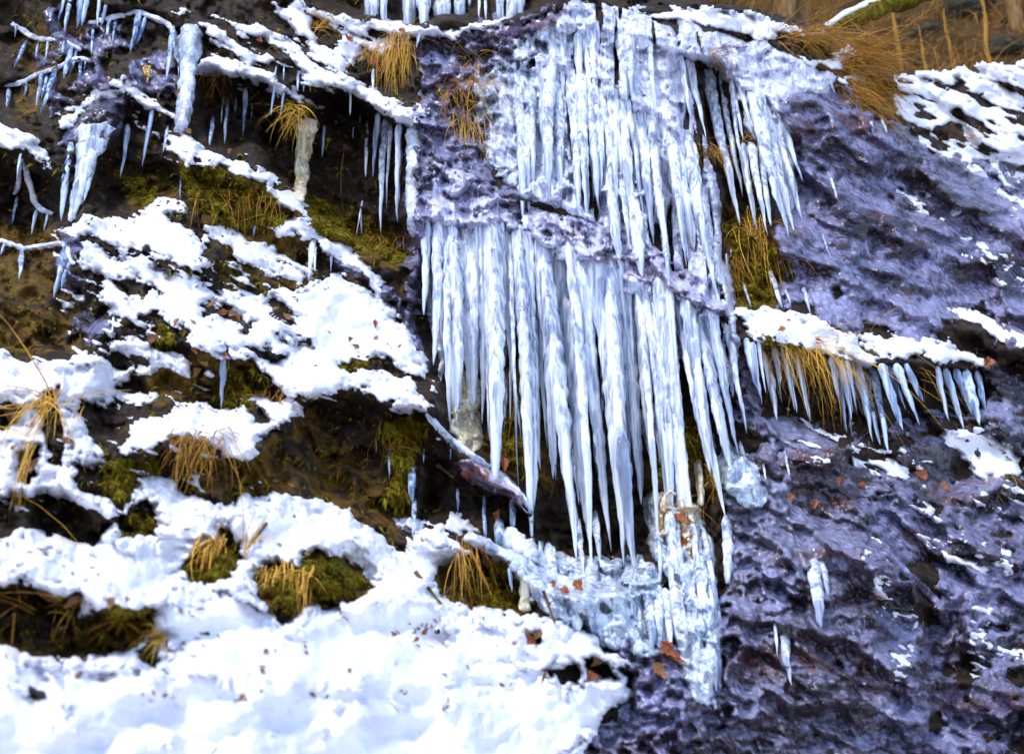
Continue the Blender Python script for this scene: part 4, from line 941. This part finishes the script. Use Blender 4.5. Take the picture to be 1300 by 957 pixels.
moss([(362,130),(388,128),(402,145),(398,165),(380,172),(362,165)], 'yellow moss knob on top of the straw pillar', .2, 900)
moss([(922,280),(955,282),(972,310),(990,350),(990,385),(940,386),(932,330)], 'golden moss filling the hollow right of the upper curtain', .1, 1800)
moss([(824,535),(880,530),(895,570),(892,605),(840,610),(828,580)], 'olive moss behind the right end of the lower curtain', .08, 1000)
moss([(640,470),(690,465),(692,520),(682,590),(640,590),(632,520)], 'brown moss behind the central columns', .08, 900)
moss([(330,722),(378,726),(390,704),(412,702),(440,708),(474,736),(440,760),(385,768),(368,780),(346,770),(330,750)], 'olive moss filling the large pocket of the lower bank', .12, 2400)
moss([(234,722),(248,706),(272,700),(300,690),(302,708),(292,732),(266,742),(242,734)], 'dark moss in the small gap of the lower bank', .1, 1100)
moss([(154,658),(168,648),(182,644),(198,656),(192,678),(172,682),(154,678)], 'mossy stone showing beside the shoulder of the lower bank', .1, 900)
moss([(600,706),(650,732),(660,748),(658,772),(610,774),(590,750)], 'dark hanging moss in the pocket under the frosted log', .1, 1400)
moss([(488,530),(530,530),(545,545),(530,575),(520,620),(505,650),(492,620),(500,580)], 'brown moss beard on the dark slab', .1, 1200, lpx=10, down=1)
moss([(280,480),(330,465),(345,490),(320,505),(290,520),(270,510)], 'olive moss beside the leafy hollow', .1, 900)
moss([(200,410),(232,424),(226,440),(205,440),(192,430)], 'leaf strewn moss patch on the edge of the snow field', .08, 400)
moss([(430,450),(448,444),(474,456),(470,468),(436,468)], 'small green moss gap in the snow field', .08, 400)
moss([(958,422),(975,416),(1010,436),(1000,446),(965,440)], 'green moss on the left end of the amber ledge', .1, 500)
moss([(120,566),(150,584),(200,580),(215,600),(180,600),(160,640),(135,625)], 'mossy stone left of the brown straw fringe', .1, 1200)
moss([(150,745),(190,770),(194,798),(165,812),(148,790)], 'mossy turf edge of the dark bottom pocket', .1, 900)
moss([(150,222),(185,222),(205,240),(190,256),(160,250)], 'dull moss below the arch of the glazed boulder', .08, 700)

# short moss fronds and rootlets over the mossy parts of the rock
def rock_moss():
    r_ = np.random.default_rng(5); px = r_.uniform(-60, 1010, 150000); py = r_.uniform(-10, 860, 150000)
    mo = np.zeros(px.shape)
    for pts, a in MOSS: mo = np.maximum(mo, a * sst(-25, 20, poly_sd(px, py, pts)))
    left = .22 * (1 - sst(520, 560, px))
    k = r_.uniform(0, 1, px.shape) < (mo + left) * .55 * sst(-.25, .25, fbm(px / 26, py / 26, 3, 66)); px = px[k]; py = py[k]
    Y = rock(px, py); B = at(px, py, Y - .002); n = len(px); L = r_.uniform(4, 12, n) * Y / FPX
    d = np.stack([r_.normal(0, .7, n), -np.abs(r_.normal(.6, .3, n)), r_.normal(-.5, .6, n)], 1); d /= np.linalg.norm(d, axis=1)[:, None]
    sd = np.cross(d, r_.normal(size=(n, 3))); sd /= np.linalg.norm(sd, axis=1)[:, None]; wd = L[:, None] * r_.uniform(.06, .2, (n, 1))
    mid = B + d * L[:, None] * .5; tip = B + d * L[:, None] - np.array([0, 0, 1]) * L[:, None] * .4
    V = np.stack([B - sd * wd, B + sd * wd, mid + sd * wd, mid - sd * wd, tip], 1).reshape(-1, 3); i = np.arange(n) * 5
    o = mesh_obj('moss_fronds', V, [np.stack([i, i + 1, i + 2, i + 3], 1), np.stack([i + 3, i + 2, i + 4], 1)], M['moss'])
    tag(o, 'short moss fronds and rootlets over the dark rock', 'moss', kind='stuff')
rock_moss()

# leaves -------------------------------------------------------------
LEAFP = [(0, .01), (.10, .10), (.18, .26), (.26, .20), (.36, .36), (.46, .22), (.56, .27), (.64, .13), (.78, .12), (.9, .04), (1.0, .005)]
def leaf(x, y, size, mat, out, seed):
    r_ = np.random.default_rng(seed); Y = float(rock(np.array([x]), np.array([y]))[0]) - out
    c = at(np.array([x]), np.array([y]), np.array([Y]))[0]; L = size * .75 * Y / FPX
    d = np.array([r_.normal(0, 1), -.25, r_.normal(-.3, .8)]); d /= np.linalg.norm(d)
    nrm = np.array([r_.normal(0, .35), -1, r_.normal(.3, .3)]); s = np.cross(d, nrm); s /= np.linalg.norm(s); nrm = np.cross(s, d)
    curl = r_.uniform(.5, 1.6); asym = r_.uniform(.7, 1.3, 2); V = []; F = []
    for t, w in LEAFP:
        for v in (-1, -.5, 0, .5, 1):
            V.append(c + d * L * (t - .5) + s * L * w * v * asym[int(v > 0)] + nrm * (-L) * (curl * (abs(v) * w) ** 1.3 * 1.2 + .5 * curl * (t - .5) ** 2) * -1 + r_.normal(0, L * .015, 3))
    for a in range(len(LEAFP) - 1):
        for b in range(4): F.append((a * 5 + b, a * 5 + b + 1, a * 5 + b + 6, a * 5 + b + 5))
    o = mesh_obj('fallen_leaf', np.array(V), np.array(F), M[mat], origin=c)
    md = o.modifiers.new('thickness', 'SOLIDIFY'); md.thickness = .002
    return o
def leaves(lst, place, out=.1):
    for q, (x, y, s, m) in enumerate(sorted(lst)):
        o = leaf(x, y, s, m, out, int(x * 31 + y))
        pl = 'lone' if len(lst) == 1 else ''
        rk = '' if len(lst) == 1 else (', leftmost' if q == 0 else ', rightmost' if q == len(lst) - 1 else ', ' + ORD[q + 1] + ' from left')
        tag(o, f"{pl + ' ' if pl else ''}{'orange' if m == 'leaf_o' else 'brown'} curled leaf {place}{rk}", 'leaf', 'fallen leaves on the cliff')
LO, LB = 'leaf_o', 'leaf_b'
leaves([(268, 388, 20, LB), (281, 397, 22, LO), (296, 399, 18, LB), (304, 404, 16, LO)], 'in the long gap of the left snow field', .08)
leaves([(350, 392, 16, LB), (363, 402, 18, LB)], 'in the second gap of the left snow field', .08)
leaves([(196, 428, 26, LB), (224, 410, 18, LO), (212, 434, 16, LB)], 'on the moss patch at the snow field edge', .13)
leaves([(248, 446, 18, LO), (258, 462, 16, LB), (250, 475, 24, LB), (285, 452, 16, LO)], 'in the leafy hollow below the snow field', .08)
leaves([(445, 432, 14, LB), (476, 412, 18, LO), (452, 440, 14, LB)], 'lying on the right part of the snow field', .2)
leaves([(330, 52, 16, LO), (325, 64, 10, LB)], 'beside the snow streak of the upper ledge', .1)
leaves([(442, 50, 24, LO), (474, 80, 26, LO), (512, 42, 24, LO), (455, 74, 16, LB)], 'among the clumpy snow below the top rim', .14)
leaves([(292, 193, 14, LO), (325, 214, 10, LO), (238, 167, 18, LB), (228, 118, 22, LB)], 'around the thick snow roll', .14)
leaves([(32, 148, 26, LB), (140, 103, 14, LO)], 'by the glazed boulder', .1)
leaves([(96, 762, 44, LB), (62, 757, 40, LB), (142, 766, 22, LB)], 'drooping from the snow lip of the dark pocket', .24)
leaves([(500, 803, 14, LB), (540, 800, 16, LB), (528, 812, 14, LO)], 'on the open snow of the lower bank', .24)
leaves([(672, 812, 30, LO), (684, 806, 22, LB)], 'in the red gap of the foot snow', .16)
leaves([(758, 842, 24, LB), (752, 858, 26, LO), (625, 858, 26, LO), (594, 850, 18, LB), (690, 862, 30, LB)], 'low in the lumpy foot snow', .26)
leaves([(820, 810, 34, LO), (850, 825, 38, LO), (838, 852, 36, LB), (860, 838, 30, LO)], 'frozen into the icy boulder at the bottom', .25)
leaves([(598, 600, 34, LO), (640, 592, 30, LO), (632, 652, 26, LO), (616, 604, 22, LO)], 'frozen to the iced branch', .2)
leaves([(718, 752, 30, LO), (735, 745, 26, LO), (702, 744, 22, LO)], 'frozen into the left end of the ice mound', .3)
patch('ice_mound', 'glaze_amber', [(822,628),(850,622),(885,640),(892,680),(880,720),(850,700),(830,670)],
      .2, 12, 2.2, 7, (), .06, 18, .05, flute=.05, label='amber stained ice bulge at the top of the knobbly pillar base', cat='ice mound')
leaves([(866, 660, 30, LO), (872, 690, 36, LO), (862, 675, 24, LO)], 'glowing inside the amber ice pillar', .26)
leaves([(992, 418, 16, LO), (1040, 432, 14, LO), (1002, 408, 12, LO), (1252, 462, 26, LO)], 'on the snow of the amber ledge', .2)
leaves([(1034, 640, 20, LO), (1003, 632, 16, LO), (1095, 618, 24, LO), (1068, 610, 22, LO)], 'along the slender iced root', .12)
leaves([(1168, 602, 30, LO), (1200, 618, 22, LB), (1112, 758, 24, LO), (1178, 752, 18, LO)], 'among the snow flecks of the lower right', .1)
leaves([(1160, 325, 14, LO), (1080, 540, 14, LB), (1270, 110, 14, LO)], 'on the glazed right slope', .1)
leaves([(390, 704, 12, LB), (374, 656, 8, LB), (254, 684, 10, LB)], 'near the pockets of the lower bank', .24)
leaves([(10, 524, 40, LB), (72, 500, 22, LB), (40, 590, 34, LB), (86, 560, 22, LB)], 'in the holes of the left drift', .12)
leaves([(600, 108, 22, LO), (576, 104, 22, LO), (612, 95, 14, LO)], 'on the frosty shelf with straw', .14)

# crumbs of leaf and bark strewn over the snow and the rock edges
def leaf_crumbs():
    r_ = np.random.default_rng(15); px = r_.uniform(-40, 1300, 9000); py = r_.uniform(20, 900, 9000)
    k = (fbm(px / 45, py / 30, 3, 71) > .42) & ((px < 560) | (px > 930) | (py > 780)) & ((py > rim_y(px) + 10)); px = px[k]; py = py[k]
    dep = bpy.context.evaluated_depsgraph_get(); B = []
    for x, y in zip(px, py):
        d = Vector(at(np.array([x]), np.array([y]), np.array([1.0]))[0]) - Vector(CAM)
        h = S.ray_cast(dep, Vector(CAM), d.normalized())
        if h[0] and h[4].name.split('.')[0] in ('snow_bank', 'rock_face', 'snow_dusting'): B.append((h[1], h[2]))
    V = []; F = []
    for p, nrm in B:
        L = r_.uniform(.010, .032); a = Vector(r_.normal(size=3)); t = nrm.cross(a).normalized(); b = nrm.cross(t); w = r_.uniform(.15, .6); lift = r_.uniform(.0, .5)
        i = len(V); c = p + nrm * .004
        for u, v in ((-1, 0), (-.2, -w), (1, 0), (.1, w)): V.append(tuple(c + t * (L * u) + b * (L * v) + nrm * (L * lift * (u > 0) + L * .25 * (v < 0))))
        F.append((i, i + 1, i + 2, i + 3))
    o = mesh_obj('leaf_crumbs', np.array(V), np.array(F), M['leaf_b'], smooth=False)
    tag(o, 'crumbs of leaf and bark strewn over snow and rock', 'leaf litter', kind='stuff')
leaf_crumbs()

# twigs ---------------------------------------------------------------
def twig(pts, r, lab, mat='twig', out=.2, name='twig', cat='twig'):
    return pillar(pts, list(np.linspace(r, r * .6, len(pts))), mat, lab, cat, name, out, 1, len(lab), None, .2)
twig([(528, 726), (560, 766)], 2.4, 'bare twig lying on the lower bank snow', out=.3)
twig([(338, 665), (310, 700)], 2.4, 'dark red twig in the lower bank above the mossy pocket', out=.28)
twig([(575, 700), (574, 745), (560, 758)], 1.6, 'curved pale twig by the snowball cap', out=.2)
twig([(690, 750), (704, 790)], 2, 'thin stalk leaning on the beaded ice stub', out=.3)
twig([(555, 590), (575, 606)], 2.2, 'short twig under the iced branch', out=.15)
twig([(438, 180), (432, 225), (436, 280)], 1.0, 'hair thin root hanging in the dark hollow', out=.05)
twig([(185, 95), (182, 86), (190, 84), (187, 105)], 2.0, 'looped straw standing by the glazed boulder', 'straw', .12)

# ------------------------------------------------------------------ the wood above the rim
def hill_z(x, y): return 6.6 + (y - 11) * .98 + .04 * x + .5 * fbm(x * .35, y * .35, 3, 4) + .12 * fbm(x * 1.6, y * 1.6, 3, 9)
xs = np.arange(-6, 34, .25); ys = np.arange(11.5, 40, .25); X, Y = np.meshgrid(xs, ys)
o = mesh_obj('hillside', np.stack([X, Y, hill_z(X, Y)], -1).reshape(-1, 3), grid_faces(len(ys), len(xs)), M['litter'])
tag(o, 'rusty wooded hillside behind the rim', 'hillside', kind='structure')
def hill_hit(px, py):
    lo = 11.6
    for y in np.arange(11.6, 39, .1):
        p = at(np.array([px]), np.array([py]), np.array([y]))[0]
        if p[2] < hill_z(np.array([p[0]]), np.array([p[1]]))[0]: return p
    return p
sp = []
r_ = np.random.default_rng(99)
for q in range(16000):
    x = r_.uniform(2.5, 22); y = r_.uniform(12.2, 26); z = hill_z(np.array([x]), np.array([y]))[0]
    sp.append(((x, y, z - .02), (r_.normal(0, .6), -abs(r_.normal(.4, .3)), 1.0), r_.uniform(.2, .8) * (.6 + .8 * (vnoise(np.array([x * .9]), np.array([y * .9]), 2)[0] > 0)), r_.uniform(.6, 3)))
V, F = blades(sp, 98, .016, 5)
tag(mesh_obj('dry_undergrowth', V, F, M['tan'], smooth=False), 'rusty dry undergrowth covering the hillside', 'undergrowth', kind='stuff')
ST = [(1128, 62, .5, 'grey mossy boulder left of the thin sapling'), (1160, 80, .35, 'small pale stone at the foot of the hillside'), (1120, 100, .3, 'low stone in the grass just behind the rim'),
      (1225, 15, .8, 'big grey rock at the top of the hillside'), (1275, 60, .5, 'dark rock near the right edge of the hillside'), (1180, 40, .45, 'rounded stone among the brush of the hillside')]
for x, y, r, lab in ST:
    p = hill_hit(x, y); u = np.linspace(0, np.pi, 30); v = np.linspace(0, 2 * np.pi, 48, endpoint=True)
    U, VV = np.meshgrid(u, v, indexing='ij')
    r = r * .8; k = 1 + .35 * fbm(U * 1.4 + x, np.cos(VV) * 1.3 + np.sin(VV) * 2.1 + y, 3, 3) + .14 * facets(U * 3 + x, np.abs(VV - np.pi) * 2 + y, 3)
    Pn = np.stack([r * k * np.sin(U) * np.cos(VV), r * k * np.sin(U) * np.sin(VV), .7 * r * k * np.cos(U)], -1); Pn[:, -1] = Pn[:, 0]
    tag(mesh_obj('boulder', p + np.array([0, .1, -.35 * r]) + Pn.reshape(-1, 3), grid_faces(30, 48), M['stone']), lab, 'boulder', 'boulders on the hillside')

def world_tube(pts, rad, name, mat, lab, cat, group=None, seed=1, parent=None):
    P = np.array(pts, float); s = np.concatenate([[0], np.cumsum(np.linalg.norm(np.diff(P, axis=0), axis=1))]); n = 26
    t = np.linspace(0, s[-1], n); C = np.stack([np.interp(t, s, P[:, q]) for q in range(3)], 1); R = np.interp(t, s, rad)
    V, F = tube_mesh(C, R, 12, seed, .25)
    return tag(mesh_obj(name, V, F, M[mat], parent, origin=C[0] if parent is None else None), lab, cat, group)

def tree(px, py, r, h, lab, seed, mat='bark', tilt=0., depth=None):
    rr = np.random.default_rng(seed)
    b = hill_hit(px, py) if depth is None else at(np.array([px]), np.array([py]), np.array([depth]))[0]
    e = bpy.data.objects.new('bare_tree', None); COL.objects.link(e); e.location = b
    tag(e, lab, 'tree', 'bare trees on the hillside')
    pts = [b + np.array([tilt * t * h + rr.normal(0, .03) * h * .3 * (t > 0), 0, t * h - .2]) for t in (0, .25, .5, .75, 1)]
    world_tube(pts, [r * 1.3, r, r * .85, r * .6, r * .2], 'trunk', mat, None, None, None, seed, e)
    for q in range(7):
        t = rr.uniform(.15, .95); p = np.array(pts[0]) + (np.array(pts[-1]) - pts[0]) * t
        a = rr.uniform(0, 6.28); d = np.array([math.cos(a), math.sin(a), rr.uniform(.2, .9)]); L = h * rr.uniform(.12, .3) * (1.1 - t)
        world_tube([p, p + d * L * .5, p + d * L + np.array([0, 0, .1 * L])], [r * .35, r * .22, r * .06], 'limb', mat, None, None, None, seed + q + 1, e)
tree(995, 34, .14, 5.5, 'pale brown tree trunk rising just behind the rim snow', 21, depth=11.0)
tree(1018, 38, .10, 5.0, 'slimmer tree trunk right of the pale brown one', 22, depth=11.4)
tree(1145, 92, .04, 3.2, 'thin straight sapling in front of the hillside', 23, 'tan')
tree(1178, 100, .03, 1.3, 'short pale sapling stub on the hillside foot', 24, 'tan')
tree(1213, 96, .035, 1.6, 'bent pale sapling left of the snowy slope top', 25, 'tan')
tree(1262, 92, .035, 2.6, 'slender sapling near the right edge', 26, 'tan')
tree(895, 8, .09, 4.5, 'dark trunk above the left part of the rim snow', 27, 'twig', depth=12.5)
tree(925, 14, .05, 4.0, 'thin dark stem beside the dark trunk', 28, 'twig', .12, depth=12)
tree(1090, 70, .03, 3.0, 'slanting thin stem behind the mossy log', 29, 'twig', .3)
tree(1292, 40, .12, 6, 'brown trunk at the top right corner', 30)
# fallen mossy log with snow along its top
la = at(np.array([1042, 1075, 1110, 1150, 1200]), np.array([44, 26, 12, -6, -26]), np.array([10.3, 10.8, 11.3, 11.9, 12.6]))
lg = bpy.data.objects.new('fallen_log', None); COL.objects.link(lg); lg.location = la[0]
tag(lg, 'leaning mossy log with snow along its top behind the rim', 'log')
world_tube(la, [.05, .09, .12, .15, .17], 'log_body', 'moss', None, None, None, 71, lg)
world_tube([la[2], la[2] + np.array([-.1, -.1, .3]), la[2] + np.array([-.12, -.1, .6])], [.04, .03, .015], 'limb', 'bark', None, None, None, 73, lg)
world_tube([la[1], la[1] + np.array([.1, -.12, -.25]), la[1] + np.array([.25, -.15, -.4])], [.03, .02, .01], 'limb', 'bark', None, None, None, 74, lg)
world_tube(la + np.array([0, -.02, .085]) * np.array([[.6], [.9], [1.1], [1.4], [1.6]]), [.03, .05, .06, .065, .07], 'snow_cover', 'snow', None, None, None, 72, lg)

# snowy ground in front, under the camera
g = np.arange(-40, 40.1, .8); gy = np.concatenate([np.arange(-40, 0, 2), np.arange(0, 14, .5)]); X, Y = np.meshgrid(g, gy)
tag(mesh_obj('snowy_ground', np.stack([X, Y, .12 * fbm(X / 4, Y / 4, 3, 3)], -1).reshape(-1, 3), grid_faces(len(gy), len(g)), M['snow']), 'snowy ground in front of the rock face', 'ground', kind='structure')

# ------------------------------------------------------------------ light, sky, camera
w = bpy.data.worlds.new('World'); S.world = w; w.use_nodes = True
nt = w.node_tree; bg = nt.nodes['Background']
sky = nt.nodes.new('ShaderNodeTexSky'); sky.sky_type = 'NISHITA'; sky.sun_disc = False
SUN_E, SUN_R = math.radians(58), math.radians(215)
sky.sun_elevation = SUN_E; sky.sun_rotation = SUN_R; sky.ozone_density = 3.0; sky.dust_density = 1.0
nt.links.new(sky.outputs[0], bg.inputs[0]); bg.inputs[1].default_value = .15
sun = bpy.data.lights.new('sun', 'SUN'); sun.energy = 1.3; sun.angle = math.radians(14); sun.color = (1, .96, .93)
so = bpy.data.objects.new('sun', sun); COL.objects.link(so)
from mathutils import Vector, Matrix
sd = Vector((math.sin(SUN_R) * math.cos(SUN_E), math.cos(SUN_R) * math.cos(SUN_E), math.sin(SUN_E)))
so.rotation_euler = (-sd).to_track_quat('-Z', 'Y').to_euler(); so.location = sd * 30

cd = bpy.data.cameras.new('camera'); co = bpy.data.objects.new('camera', cd); COL.objects.link(co)
cd.sensor_width = 36; cd.sensor_fit = 'HORIZONTAL'; cd.lens = 36 * FPX / W0; cd.clip_end = 300; cd.clip_start = .05
co.matrix_world = Matrix(((RT[0], UP[0], -FW[0], CAM[0]), (RT[1], UP[1], -FW[1], CAM[1]), (RT[2], UP[2], -FW[2], CAM[2]), (0, 0, 0, 1)))
cd.dof.use_dof = True; cd.dof.focus_distance = 8.6; cd.dof.aperture_fstop = 1.0
S.camera = co
vs = S.view_settings; vs.view_transform = 'Standard'; vs.look = 'None'; vs.gamma = 1; vs.exposure = 1.0
c = S.cycles; c.max_bounces = 6; c.diffuse_bounces = 3; c.glossy_bounces = 2; c.transmission_bounces = 5; c.use_denoising = True; c.use_adaptive_sampling = True; c.adaptive_threshold = .025
c.caustics_reflective = False; c.caustics_refractive = False
